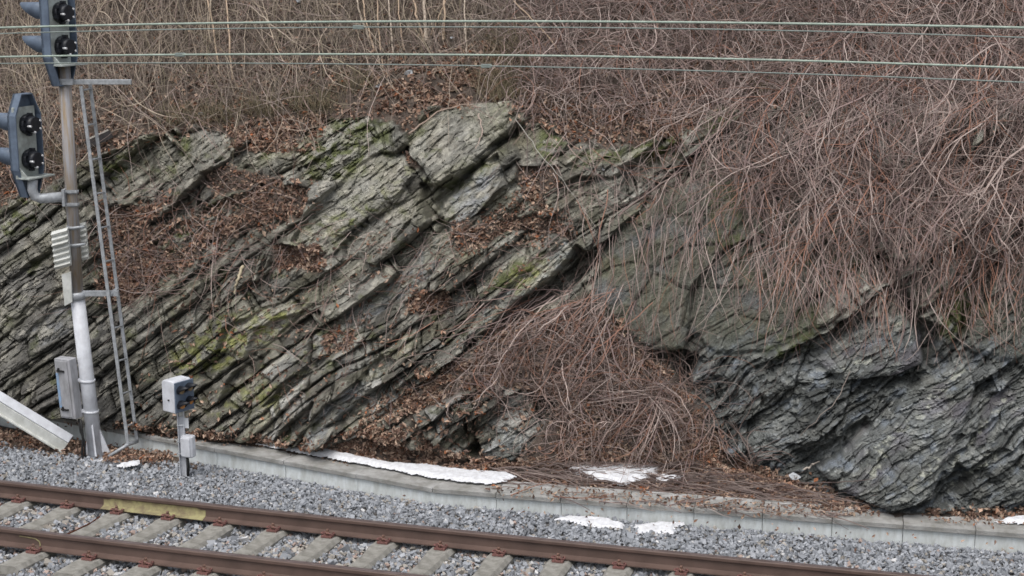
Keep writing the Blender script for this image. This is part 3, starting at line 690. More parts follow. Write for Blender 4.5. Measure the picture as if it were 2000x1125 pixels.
# ================================================================== LEAF LITTER
LEAF = [(.30, .18, .125), (.40, .285, .215), (.13, .08, .06), (.42, .32, .245), (.36, .15, .075), (.25, .17, .135)]
LW = [3, 4, 4, 2.5, .5, 4]
def leaves(pu, pv, size, cols, off=0.01, surf=S):
    n = len(pu); P = surf(pu, pv) if surf is not S else S(pu, pv)
    a = rng.normal(size=(n, 3)); a /= np.linalg.norm(a, axis=1, keepdims=True)
    up = np.array([NH[0] * .5, NH[1] * .5, .8]) + rng.normal(0, .55, (n, 3)); up /= np.linalg.norm(up, axis=1, keepdims=True)
    a = np.cross(up, a); a /= np.linalg.norm(a, axis=1, keepdims=True); b = np.cross(up, a)
    L = size[:, None]; Wd = L * rng.uniform(.35, .6, (n, 1)); cu = L * rng.uniform(.0, .35, (n, 1))
    P = P + up * (off + .3 * L * rng.random((n, 1)))
    v = np.stack([P - a * L * .5, P - b * Wd * .5 + up * cu, P + a * L * .5 + up * cu * rng.uniform(-.5, 1, (n, 1)), P + b * Wd * .5 + up * cu, P - a * L * .05 - up * .1 * L], 1)
    base = (np.arange(n) * 5)[:, None]
    F = np.concatenate([base + np.array([[0, 1, 4]]), base + np.array([[1, 2, 4]]), base + np.array([[2, 3, 4]]), base + np.array([[3, 0, 4]])])
    return v.reshape(-1, 3), F, np.repeat(cols, 5, 0)
leaf_m = vmat("dead leaves", .75, .25)
groups = [
    (2600, [(380, 850), (620, 875), (640, 890), (760, 905), (1000, 935), (990, 905), (900, 900), (760, 860), (720, 830), (620, 870), (400, 840)], .05),
    (9000, [(940, 900), (1150, 880), (1400, 880), (1480, 920), (1580, 950), (1720, 1002), (1600, 1004), (1300, 975), (1000, 950)], .055),
    (2600, [(700, 830), (830, 720), (1000, 700), (950, 900), (800, 890)], .055),
    (8500, [(960, 640), (1200, 620), (1300, 720), (1420, 850), (1440, 930), (1150, 900), (1000, 900), (900, 760)], .055),
    (1500, [(1800, 1000), (2420, 985), (2420, 1030), (1850, 1012)], .05), (500, [(230, 828), (500, 862), (400, 845), (230, 820)], .05),
    (2500, [(200, 395), (330, 395), (300, 460), (420, 400), (520, 350), (630, 365), (600, 420), (500, 460), (400, 510), (300, 560), (220, 600), (190, 560)], .06),
    (900, [(210, 520), (330, 500), (300, 570), (220, 600)], .06), (900, [(540, 480), (640, 480), (630, 530), (540, 520)], .06),
    (300, [(800, 580), (870, 560), (880, 600), (810, 610)], .06), (220, [(640, 640), (700, 640), (690, 680), (630, 690)], .05), (700, [(880, 430), (1110, 410), (1130, 470), (900, 500)], .05),
    (6600, [(-480, 250), (200, 150), (560, 120), (960, 80), (1000, 200), (820, 225), (740, 220), (640, 225), (440, 250), (200, 300), (0, 400), (-480, 420)], .06),
    (1500, [(720, 150), (1000, 90), (1000, 190), (850, 210), (740, 220)], .07),
    (3000, [(-480, -100), (1000, -100), (1000, 100), (500, 150), (-480, 250)], .06),
    (2600, [(1000, 100), (1450, 100), (1350, 260), (1200, 280), (1000, 240)], .06),
    (3300, [(1200, -60), (2420, -60), (2420, 300), (1500, 250), (1250, 120)], .06),
    (1300, [(250, 840), (900, 880), (1130, 500), (700, 430), (300, 600)], .05), (1300, [(440, 250), (640, 225), (600, 300), (460, 300)], .06),
    (400, [(940, 440), (1040, 350), (1090, 420), (1000, 460)], .05),
]
EXC = [(790, 810), (870, 775), (960, 740), (1075, 770), (1110, 850), (1080, 890), (1000, 895), (890, 885), (830, 855)]
parts = []
for n, poly, sz in groups:
    p = pick(n, poly, lambda a, b: (.08 + 1. * (fbm(a / 38, b / 24, 3, 444) > -.08)) * (1 - .88 * (inpoly(a, b, EXC) > 0))); parts.append(leaves(p[:, 0], p[:, 1], rng.uniform(.45, 1.6, n) * sz, palette(n, LEAF, LW, .22)))
soilat = lambda a, b: 1 - rm[np.clip((b + 240) / STEP, 0, nr - 1).astype(int), np.clip((a + UO) / STEP, 0, nc - 1).astype(int)]
p = pick(5500, [(-480, 430), (350, 250), (1000, 200), (1450, 200), (1150, 480), (900, 700), (700, 860), (300, 840), (-480, 800)], soilat)
parts.append(leaves(p[:, 0], p[:, 1], rng.uniform(.45, 1.5, len(p)) * .05, palette(len(p), LEAF, LW, .22)))
V_, F_, C_ = join(parts)
tag(npmesh("leaf_litter", V_, F_, leaf_m, C_), "brown curled dead leaves covering the ledges, bank and ground behind the trough", "leaf litter", kind="stuff")

# ================================================================== BALLAST, TRACK BED
def bal_z(lat):                                  # top of the stones, lat towards camera from the far rail's clips
    lat = np.asarray(lat, float)
    inside = CANT * lat - .055
    outside = -.035 + .0 * lat
    return np.where(lat < -.15, outside - .075 * sst(-.8, -2.4, lat), inside)
gm = mat("track bed earth", (.10, .09, .08), .95, var=.3, scale=6, bump=.5)
g = MB(); g.prism([Vector((-60, -8, -.62)), Vector((60, -8, -.62)), Vector((60, 30, -.62)), Vector((-60, 30, -.62))], [Vector((-60, -8, -.30)), Vector((60, -8, -.30)), Vector((60, 30, -.30)), Vector((-60, 30, -.30))])
tag(g.build("ground", gm), kind="structure")
ss_ = np.linspace(-14, 22, 124); ls_ = np.concatenate([np.linspace(-4.2, -.3, 26), np.linspace(-.1, 3.6, 26)])
SG, LG = np.meshgrid(ss_, ls_)
bp_ = trk(SG, LG); bp_[..., 2] = bal_z(LG) - .045 + .008 * rng.normal(size=SG.shape)
ii = np.arange(SG.size).reshape(SG.shape)
bf = np.stack([ii[:-1, :-1], ii[1:, :-1], ii[1:, 1:], ii[:-1, 1:]], -1).reshape(-1, 4)
tag(npmesh("track_bed", bp_.reshape(-1, 3), bf, mat("ballast bed", (.13, .125, .12), .95, var=.4, scale=18, bump=.8)), kind="structure")

# trough line (lid bottom, front) in the world
ZL = .055
TR = [gnd(-700, 803 - 700 * .1893, ZL), gnd(845, 963, ZL), gnd(2500, 1090.5, ZL)]
tr_s = [Vector((p.x, p.y)).dot(DH) for p in TR]; tr_e = [-Vector((p.x, p.y)).dot(NH) for p in TR]
def stones(n, s0, s1, l0, l1, size, cols, wts, dens=None):
    s = rng.uniform(s0, s1, n); l = rng.uniform(l0, l1, n)
    P = trk(s, l)
    P[:, 2] = bal_z(l) - .012 + rng.uniform(-.028, .012, n)
    e = -(P[:, 0] * NH[0] + P[:, 1] * NH[1]); ssx = P[:, 0] * DH[0] + P[:, 1] * DH[1]
    ok = e < np.interp(ssx, tr_s, tr_e) - .03
    P[:, 2] -= .06 * sst(-5.5, -6.5, ssx)*0
    uu = P[:, 0] / (P[:, 1] * cT - (P[:, 2] - CZ) * sT) * FPX + 1000
    ok &= (uu > -640) & (uu < 2640)
    # the stones stop short of the trough behind the mast (leaves there)
    dtr = np.interp(ssx, tr_s, tr_e) - e
    gap = np.interp(uu, [-640, 120, 200, 300, 360, 400], [.62, .62, .40, .22, .12, 0])
    ok &= dtr > gap * rng.uniform(.9, 1.15, n)
    # not on sleepers between / near the rails
    sl_ = np.abs((s / SP + .5) % 1 - .5) * SP
    ok &= ~((sl_ < .125) & (l > -.12) & (l < 2.4) & (rng.random(n) < .95))
    P = P[ok]; n = len(P)
    r = size * np.exp(rng.normal(0, .28, (n, 1, 1))) * .5
    cube = np.array([[x, y, z] for x in (-1, 1) for y in (-1, 1) for z in (-1, 1)], float)
    v = cube[None] * rng.uniform(.45, 1.15, (n, 8, 1)) * rng.uniform(.55, 1.15, (n, 1, 3))
    q_ = rng.normal(size=(n, 4)); q_ /= np.linalg.norm(q_, axis=1, keepdims=True)
    w_, x, y, z = q_.T
    Rm = np.stack([1 - 2 * (y * y + z * z), 2 * (x * y - z * w_), 2 * (x * z + y * w_), 2 * (x * y + z * w_), 1 - 2 * (x * x + z * z), 2 * (y * z - x * w_), 2 * (x * z - y * w_), 2 * (y * z + x * w_), 1 - 2 * (x * x + y * y)], -1).reshape(n, 3, 3)
    v = np.einsum('nij,nkj->nki', Rm, v) * r + P[:, None]
    f = np.array([[0, 1, 3, 2], [4, 6, 7, 5], [0, 4, 5, 1], [2, 3, 7, 6], [0, 2, 6, 4], [1, 5, 7, 3]])
    F = ((np.arange(n) * 8)[:, None, None] + f[None]).reshape(-1, 4)
    return v.reshape(-1, 3), F, np.repeat(palette(n, cols, wts, .11), 8, 0)
GR = [(.325, .34, .365), (.265, .278, .30), (.39, .405, .43), (.205, .215, .23), (.38, .35, .31), (.54, .535, .53), (.38, .29, .25)]
V_, F_, C_ = join([stones(132000, -9, 17, -4.2, -.05, .032, GR, [7, 5, 2.6, 1.6, .9, .3, .2]), stones(72000, -7, 16, -.15, 3.4, .036, GR, [4, 4, 2.5, 3, 4, .8, 1.6])])
st_m = vmat("ballast stone", .85, .3)
tag(npmesh("ballast", V_, F_, st_m, C_), "grey angular ballast stones around the sleepers and up to the trough", "ballast", kind="stuff")

# ================================================================== RAILS
rust = mat("rusty rail steel", (.118, .078, .064), .55, .0, .12, 3, .1, 80)
headm = mat("worn rail head", (.19, .15, .145), .38, .35, .15, 5, .1, 60, col2=(.13, .095, .088), vscale=(1, 6, 1))
def rail_profile():
    half = [(-.075, 0), (-.075, .011), (-.03, .022), (-.010, .034), (-.009, .115), (-.034, .128), (-.0365, .155), (-.030, .165), (-.016, .169)]
    return half + [(-x, z) for x, z in half[::-1]]
def make_rail(lat, label):
    pr = rail_profile(); ss = np.linspace(-14, 22, 96); V_ = []
    base = Vector(trk(np.array(2.0), lat, 0)); 
    for s in ss:
        f, l, upv = frame(float(s)); p = Vector(trk(np.array(float(s)), lat, 0))
        V_ += [list(p + l * a + upv * (b + .006) - base) for a, b in pr]
    k = len(pr); F = []
    for i in range(len(ss) - 1):
        for j in range(k):
            F.append((i * k + j, i * k + (j + 1) % k, (i + 1) * k + (j + 1) % k, (i + 1) * k + j))
    o = npmesh("rail", np.array(V_), np.array(F), rust, smooth=False)
    o.location = base
    for p in o.data.polygons: p.use_smooth = True
    o.data.set_sharp_from_angle(angle=R(32)) if hasattr(o.data, 'set_sharp_from_angle') else None
    V2 = []
    for s in ss:
        f, l, upv = frame(float(s)); p = Vector(trk(np.array(float(s)), lat, 0))
        V2 += [list(p + l * a + upv * (b + .0075) - base) for a, b in ((-.031, .1655), (-.015, .1695), (.015, .1695), (.031, .1655))]
    npmesh("running_surface", np.array(V2), np.array([(i * 4 + j, (i + 1) * 4 + j, (i + 1) * 4 + j + 1, i * 4 + j + 1) for i in range(len(ss) - 1) for j in range(3)]), headm, smooth=True, parent=o)
    return tag(o, label, "rail", "rails of the track"), base
far_rail, fb = make_rail(-.088, "rusty far rail with a yellow painted stretch, nearer the rock")
near_rail, nb = make_rail(-.088 + 1.507, "rusty near rail with a small yellow chalk hook, cutting the lower left corner")
yel = mat("yellow paint", (.30, .275, .135), .75, var=.12, scale=11, col2=(.17, .13, .08))
def web_paint(lat, base, s0, s1, parent):
    side = [(.0775, .0045), (.0775, .012), (.032, .0245), (.0125, .036), (.0112, .10), (.013, .113)]
    V_ = []; n = 24
    for i in range(n):
        s = s0 + (s1 - s0) * i / (n - 1); f, l, upv = frame(s); p = Vector(trk(np.array(s), lat, 0))
        tp = 1. if 1 < i < n - 2 else .85
        for a, b in side:
            V_.append(list(p + l * (a + .0015) + upv * (b * (tp if b > .05 else 1) + .0075 - base.z * 0) - base))
    k = len(side); F = [(i * k + j, (i + 1) * k + j, (i + 1) * k + j + 1, i * k + j + 1) for i in range(n - 1) for j in range(k - 1)]
    return npmesh("paint_patch", np.array(V_), np.array(F), yel, smooth=True, parent=parent)
s_of = lambda u: float(np.interp(u, [40, 131, 227, 326, 436, 538], np.arange(6) * SP))
web_paint(-.088, fb, s_of(192), s_of(396), far_rail)
# chalk hook on the near rail's web
mb = MB(); pts = []
for (du, b) in ((-.30, .10), (-.2, .098), (-.12, .092), (-.08, .07), (-.07, .04), (-.06, .03)):
    s = SP * 2 + du + .08; f, l, upv = frame(s); a = .0125 if b > .036 else .03
    pts.append(Vector(trk(np.array(s), -.088 + 1.507, 0)) + l * a + upv * (b + .007))
mb.tube(pts, .006, 6); o = mb.build("paint_mark", yel, near_rail)

# ================================================================== SLEEPERS
conc = mat("sleeper concrete", (.27, .26, .235), .9, var=.2, scale=9, bump=.4, bscale=90, col2=(.18, .172, .15))
clipm = mat("rusty red clip", (.19, .085, .075), .75, .0, .3, 60, col2=(.10, .055, .047))
boltm = mat("rusty bolt", (.22, .13, .10), .6, .3, .3, 60)
orange = mat("orange spray paint", (.55, .20, .12), .8, var=.25, scale=40)
def make_sleeper():
    """local frame: x along the track, y towards the far side (-lat), z up; origin between the rails' fastenings"""
    root = bpy.data.objects.new("sleeper", None); COL.objects.link(root)
    mb = MB(); Lh = 1.30
    sec = lambda y, t, wt, wb: [Vector((-wb, y, -.22)), Vector((wb, y, -.22)), Vector((wb, y, t - .035)), Vector((wt, y, t)), Vector((-wt, y, t)), Vector((-wb, y, t - .035))]
    ys = [(-Lh, -.012, .085, .125), (-.95, -.004, .095, .13), (-.55, -.004, .095, .13), (-.3, -.03, .08, .115), (.3, -.03, .08, .115), (.55, -.004, .095, .13), (.95, -.004, .095, .13), (Lh, -.012, .085, .125)]
    vs_ = []; fs2 = []
    for y, t, a, b in ys: vs_ += sec(y, t, a, b)
    for i in range(len(ys) - 1):
        for j in range(6): fs2.append((i * 6 + j, i * 6 + (j + 1) % 6, (i + 1) * 6 + (j + 1) % 6, (i + 1) * 6 + j))
    fs2 += [tuple(range(6))[::-1], tuple(range(len(ys) * 6 - 6, len(ys) * 6))]
    mb.add(vs_, fs2); body = mb.build("concrete_beam", conc, root)
    for yr in (.7535, -.7535):
        for sd in (1, -1):
            yc = yr + sd * .118
            m2 = MB()
            m2.box((0, yc, .006), X, Y, Z, .11, .08, .018)                        # guide plate
            m2.box((0, yr + sd * .155, .010), X, Y, Z, .11, .016, .022)
            for sx in (-1, 1):                                                       # W-shaped spring clip
                m2.tube([(sx * .012, yc + sd * .02, .045), (sx * .03, yc + sd * .035, .042), (sx * .058, yc + sd * .02, .034), (sx * .066, yc - sd * .01, .036), (sx * .05, yr + sd * .062, .032), (sx * .03, yr + sd * .066, .032)], .008, 6)
            m2.tube([(-.012, yc + sd * .02, .045), (-.01, yc - sd * .012, .05), (.01, yc - sd * .012, .05), (.012, yc + sd * .02, .045)], .008, 6)
            cl = m2.build("rail_clip", clipm, root)
            m3 = MB(); m3.tube([(0, yc + sd * .004, .02), (0, yc + sd * .004, .058)], .021, 10); m3.tube([(0, yc + sd * .004, .058), (0, yc + sd * .004, .082)], .014, 6)
            m3.build("bolt", boltm, cl)
    return root
proto = make_sleeper()
def children(o): return [c_ for c_ in bpy.data.objects if c_.parent == o]
tree = [(c_, children(c_)) for c_ in children(proto)]
NS0, NS1 = -4, 20
cols_note = {0: "left edge sprayed with orange paint, under the far rail at the left border", 2: "sleeper with whitish worn end and orange spray line, under the yellow stretch",
             1: "plain concrete sleeper between the two orange-sprayed ones", 3: "concrete sleeper below the middle of the rail's yellow painted stretch", 4: "concrete sleeper just past the right end of the yellow painted stretch",
             9: "concrete sleeper with a chalky white patch near the near rail"}
for i in range(NS0, NS1):
    if i == NS0: root = proto
    else:
        root = proto.copy(); COL.objects.link(root)
        for c_, gs in tree:
            d = c_.copy(); COL.objects.link(d); d.parent = root
            for g_ in gs:
                e_ = g_.copy(); COL.objects.link(e_); e_.parent = d
    s = i * SP
    f, l, upv = frame(s); p = Vector(trk(np.array(s), -.088 + .7535, .0))
    M = Matrix((f, -l, upv)).transposed().to_4x4(); M.translation = p
    if M.to_3x3().determinant() < 0: raise RuntimeError("flip")
    root.matrix_world = M
    k = i - NS0 + 1
    lab = cols_note.get(i)
    if lab is None:
        lab = ("concrete sleeper cut by the left edge, before the orange-sprayed ones" if i < 0 else
               f"sleeper {['fifth','sixth','seventh','eighth','ninth','tenth','eleventh','twelfth','thirteenth','fourteenth','fifteenth','sixteenth','seventeenth','eighteenth','nineteenth','twentieth'][i-4]} from the left border, with red rail clips")
    elif i == 0: lab = "sleeper with its left edge sprayed orange, nearest the left border under the far rail"
    tag(root, lab, "sleeper", "concrete sleepers of the track")
    if i in (0, 2):
        m4 = MB(); pts = [(-.128, .52, -.0), (-.122, .3, -.026), (-.118, 0, -.028), (-.12, -.45, -.02)]
        for a, b in zip(pts[:-1], pts[1:]):
            m4.add([(a[0] - .004, a[1], a[2] - .03), (b[0] - .004, b[1], b[2] - .03), (b[0] + .022, b[1], b[2] + .006), (a[0] + .022, a[1], a[2] + .006)], [(0, 1, 2, 3)])
        pm = MB.build(m4, "paint_line", orange); pm.parent = root

# ================================================================== CABLE TROUGH
tsd = mat("pale trough concrete", (.76, .80, .80), .8, var=.03, scale=5, bump=.15, bscale=60, col2=(.56, .58, .55), vscale=(2, 2, .6))
tlid = mat("weathered lid concrete", (.38, .375, .365), .92, var=.1, scale=4, bump=.8, bscale=70, col2=(.225, .22, .20), vscale=(1, 1, 1))
ordn = ['first', 'second', 'third', 'fourth', 'fifth', 'sixth', 'seventh', 'eighth', 'ninth']
segs = []
for a, b, n in ((TR[0], TR[1], 14), (TR[1], TR[2], 12)):
    for i in range(n): segs.append((a.lerp(b, i / n), a.lerp(b, (i + 1) / n)))
def upx(p): return 1000 + FPX * p.x / (p.y * cT - (p.z - CZ) * sT)
kink = 14
for i, (a, b) in enumerate(segs):
    um = upx((a + b) / 2)
    if um < -680 or um > 2600: continue
    d = (b - a).normalized(); nn = Vector((d.y, -d.x, 0)); 
    if nn.y > 0: nn = -nn
    L = (b - a).length; c0 = (a + b) / 2
    if um < 60: lab = "cable trough segment behind the fallen channel beam, nearest the left border" if um > -60 else "cable trough segment beyond the left border"
    elif um < 200: lab = "pale cable trough segment directly behind the foot of the signal mast"
    elif i < kink:
        j = [q_ for q_ in range(kink) if upx((segs[q_][0] + segs[q_][1]) / 2) > 200].index(i)
        lab = f"{ordn[j]} trough segment right of the signal mast, before the bend"
    else: lab = f"{ordn[min(i - kink, 8)] if i - kink < 9 else 'far right'} trough segment past the bend, counting from the bend"
    root = empty("cable_trough", c0 - Z * .3, lab, "cable trough", "segments of the concrete cable trough")
    m1 = MB(); jit = random.uniform(-.003, .003); bk = -nn
    off = nn * jit
    m1.box(c0 + bk * .045 + off + Z * -.15, d, nn, Z, L - .004, .05, .298)
    m1.box(c0 + bk * .375 + off + Z * -.15, d, nn, Z, L - .004, .05, .298)
    m1.box(c0 + bk * .21 + off + Z * -.26, d, nn, Z, L - .012, .27, .05)
    m1.build("side_panel", tsd, root, .006)
    zj = random.uniform(-.002, .004)
    m2 = MB(); m2.box(c0 + bk * .20 + off * 1.5 + Z * (.0295 + zj), d, nn, Z, L - .005, .43, .055)
    m2.build("lid", tlid, root, .007)

# ================================================================== SNOW
def snow(name, poly, z, label, thick=.05, surf=None, st=3.0, fade=10.):
    P = np.array(poly, float); u0, u1, v0, v1 = P[:, 0].min() - 12, P[:, 0].max() + 12, P[:, 1].min() - 12, P[:, 1].max() + 12
    st2 = 1.4
    Uu, Vv = np.meshgrid(np.arange(u0, u1, st), np.arange(v0, v1, st2))
    # distances measured in ground metres-ish: stretch v
    sd = inpoly(Uu + 10 * fbm(Uu / 34, Vv / 9, 3, 3, .5), (Vv + 3.2 * fbm(Uu / 30, Vv / 9, 4, 9, .6)) * 3, [(a, b * 3) for a, b in poly])
    pts = np.array([[list(gnd(a, b, z)) for a, b in zip(ra, rb)] for ra, rb in zip(Uu, Vv)])
    hgt = thick * .8 * (sst(-3, fade, sd) - .3) + .014 * fbm(Uu / 14, Vv / 5, 4, 5, .6)
    pts[..., 2] = z + hgt
    ok = sd > -5; ii = np.arange(Uu.size).reshape(Uu.shape)
    q_ = np.stack([ii[:-1, :-1], ii[1:, :-1], ii[1:, 1:], ii[:-1, 1:]], -1).reshape(-1, 4); q_ = q_[ok.ravel()[q_].all(1)]
    ids, inv = np.unique(q_, return_inverse=True); vv = pts.reshape(-1, 3)[ids]; o = vv.mean(0); o[2] = z
    ob = npmesh(name, vv - o, inv.reshape(q_.shape), snow_m, smooth=True); ob.location = o
    return tag(ob, label, "snow patch", "remaining patches of snow")
snow_m = mat("old snow", (.76, .77, .80), .55, var=.02, scale=22, bump=.8, bscale=45, spec=.3, col2=(.60, .60, .61))
snow("snow_patch", [(505, 866), (565, 868), (655, 880), (700, 890), (760, 903), (830, 906), (900, 916), (990, 922), (1008, 929), (990, 938), (955, 943), (850, 932), (730, 908), (640, 892), (560, 877)], .15, "long white snow strip lying behind the trough lids before the bend", .035)
snow("snow_patch", [(1104, 917), (1150, 905), (1250, 906), (1292, 913), (1268, 930), (1215, 945), (1150, 930)], .14, "oval snow patch surrounded by leaves behind the trough", .06)
snow("snow_patch", [(1290, 925), (1330, 928), (1322, 935), (1285, 937)], .14, "tiny thin snow remnant just right of the oval patch", .04)
snow("snow_patch", [(1082, 1013), (1110, 1009), (1180, 1011), (1218, 1024), (1212, 1032), (1170, 1030), (1130, 1022)], -.045, "left of two snow patches on the ballast against the trough", .04, fade=8)
snow("snow_patch", [(1232, 1026), (1262, 1024), (1290, 1019), (1334, 1020), (1318, 1031), (1318, 1041), (1256, 1041)], -.045, "right of two snow patches on the ballast against the trough", .04, fade=8)
snow("snow_patch", [(1945, 1017), (1985, 1009), (2080, 1005), (2080, 1024), (1990, 1022)], .135, "snow patch behind the trough at the right border", .05)
snow("snow_patch", [(228, 908), (250, 902), (272, 898), (268, 906), (240, 912)], -.02, "small snow sliver on the ballast beside the mast foot", .04, fade=6)

# leaves on ballast and before the trough behind the mast
def gleaves(n, poly, z, size):
    p = pick(n, poly)
    surf = lambda a, b: np.array([list(gnd(x_, y_, z)) for x_, y_ in zip(a, b)])
    return leaves(p[:, 0], p[:, 1], rng.uniform(.5, 1.3, n) * size, palette(n, LEAF, LW, .2), .012, surf)
parts = [gleaves(1900, [(-520, 752), (-150, 824), (0, 847), (155, 870), (250, 882), (345, 892), (330, 900), (215, 892), (150, 885), (0, 862), (-150, 840)], -.08, .06),
         gleaves(260, [(200, 880), (330, 892), (290, 905), (215, 900)], -.05, .065), gleaves(45, [(1000, 988), (1300, 1010), (2000, 1062), (2000, 1075), (1300, 1022), (1000, 1000)], .0, .055),
         gleaves(26, [(0, 900), (600, 950), (1900, 1080), (1500, 1060), (800, 1000), (300, 960)], -.02, .055), gleaves(520, [(950, 950), (1300, 972), (1600, 998), (1720, 1006), (1600, 1009), (1300, 984), (1000, 960)], .12, .05),
         gleaves(60, [(1800, 1010), (2000, 1020), (2000, 1030), (1800, 1016)], .13, .04), gleaves(14, [(240, 838), (500, 868), (500, 880), (240, 846)], .13, .04)]
V_, F_, C_ = join(parts)
tag(npmesh("fallen_leaves", V_, F_, leaf_m, C_), "stray brown leaves on the ballast, lids and at the mast foot", "leaves", kind="stuff")
# trackside soil strip under those leaves
mb = MB(); q1 = [gnd(-250, 790, -.10), gnd(350, 893, -.10), gnd(400, 915, -.10), gnd(150, 905, -.10), gnd(-250, 850, -.10)]
mb.prism([p - Z * .1 for p in q1], q1); tag(mb.build("soil", mat("leafy soil", (.11, .08, .06), .95, var=.4, scale=30, bump=.8)), kind="structure")

# ================================================================== SIGNAL MAST
galv = mat("galvanised steel", (.42, .44, .46), .5, .3, .12, 20, col2=(.30, .315, .33))
white = mat("white painted steel", (.66, .68, .72), .45, 0, .06, 6, col2=(.52, .53, .56))
rustp = mat("rust-stained post", (.30, .30, .32), .6, .1, .15, 3, col2=(.27, .20, .12), vscale=(9, 9, .7))
bluegrey = mat("blue-grey signal enamel", (.135, .175, .235), .5, 0, .1, 8, col2=(.10, .13, .18))
paleplate = mat("pale mounting plate", (.42, .46, .44), .6, .1, .12, 12, col2=(.30, .32, .30))
black = mat("black lamp housing", (.016, .018, .024), .45, 0, .2, 20)
brightb = mat("bright bolt", (.75, .76, .78), .35, .3, .05, 20)
cream = mat("cream plastic", (.64, .65, .62), .6, 0, .08, 8, col2=(.50, .51, .47))
boxgrey = mat("weathered cabinet paint", (.36, .36, .38), .7, 0, .15, 5, col2=(.27, .27, .275), vscale=(3, 3, 1))
bluest = mat("faded blue sticker", (.20, .33, .50), .7, 0, .25, 30, col2=(.30, .34, .40))
darkrub = mat("black cable", (.02, .02, .02), .5)

base = gnd(188, 890, -.08); YM = base.y
mast = empty("signal_mast", base, "tall leaning signal mast with two dark lamp heads, ladder and white lower post", "signal mast")
A = lambda u, v, dy=0: at(u, v, YM + dy)
mb = MB(); mb.tube([A(188, 892), A(151, 578)], .088, 20, r2=.082); mb.build("lower_post", white, mast)
mb = MB(); mb.tube([A(151.2, 579), A(125, 128)], .071, 20, r2=.069); mb.build("upper_post", rustp, mast)
mb = MB(); mb.tube([A(151.5, 584), A(150, 570)], .098, 20); mb.build("collar", galv, mast)
mb = MB()
for (p0, p1, p2) in (((196, 888), (216, 888), (181, 808)), ((178, 890), (166, 890), (172, 830))):
    t_ = [A(*p0, -.02), A(*p1, -.02), A(*p2, -.02)]; mb.prism(t_, [p + Y * .025 for p in t_])
t_ = [A(184, 892, -.05), A(186, 892, -.13), A(176, 812, -.07)]; mb.prism(t_, [p + X * .02 for p in t_])
mb.box(A(190, 893), X, Y, Z, .34, .34, .02); mb.build("base_gusset", white, mast, .003)
# ladder
mb = MB(); mb.box((A(186, 160) + A(120, 160)) / 2 + X * .20, X, Y, Z, .80, .05, .055); mb.box(A(125, 160, -.085), X, Y, Z, .2, .02, .07)
mb.build("crossbar", galv, mast, .004)
mb = MB(); mb.box(A(190, 573), X, Y, Z, .50, .04, .065); mb.box(A(222, 570, .10), X, Y, Z, .04, .28, .03); mb.build("ladder_bracket", galv, mast, .003)
lt = (A(158, 168), A(176, 165, .28)); lb = (A(250, 868, -.12), A(268, 862, .22))
lad = None
mb = MB()
for a, b in zip(lt, lb):
    d = (b - a).normalized(); s_ = d.cross(Y).normalized(); mb.box((a + b) / 2, s_, d.cross(s_).normalized(), d, .038, .022, (b - a).length)
lad = mb.build("ladder", galv, mast, .002)
for i in range(11):
    f = .012 + i * .0935
    a = lt[0].lerp(lb[0], f); b = lt[1].lerp(lb[1], f); mb = MB(); mb.tube([a, b], .011, 8); mb.build("rung", galv, lad)
mb = MB(); a, b = A(210, 893, -.25), lb[1]; a = gnd(212, 892, -.03); mb.tube([a, lb[0] * .02 + lb[0] * .98, b], .022, 6); mb.build("foot_bar", galv, mast)

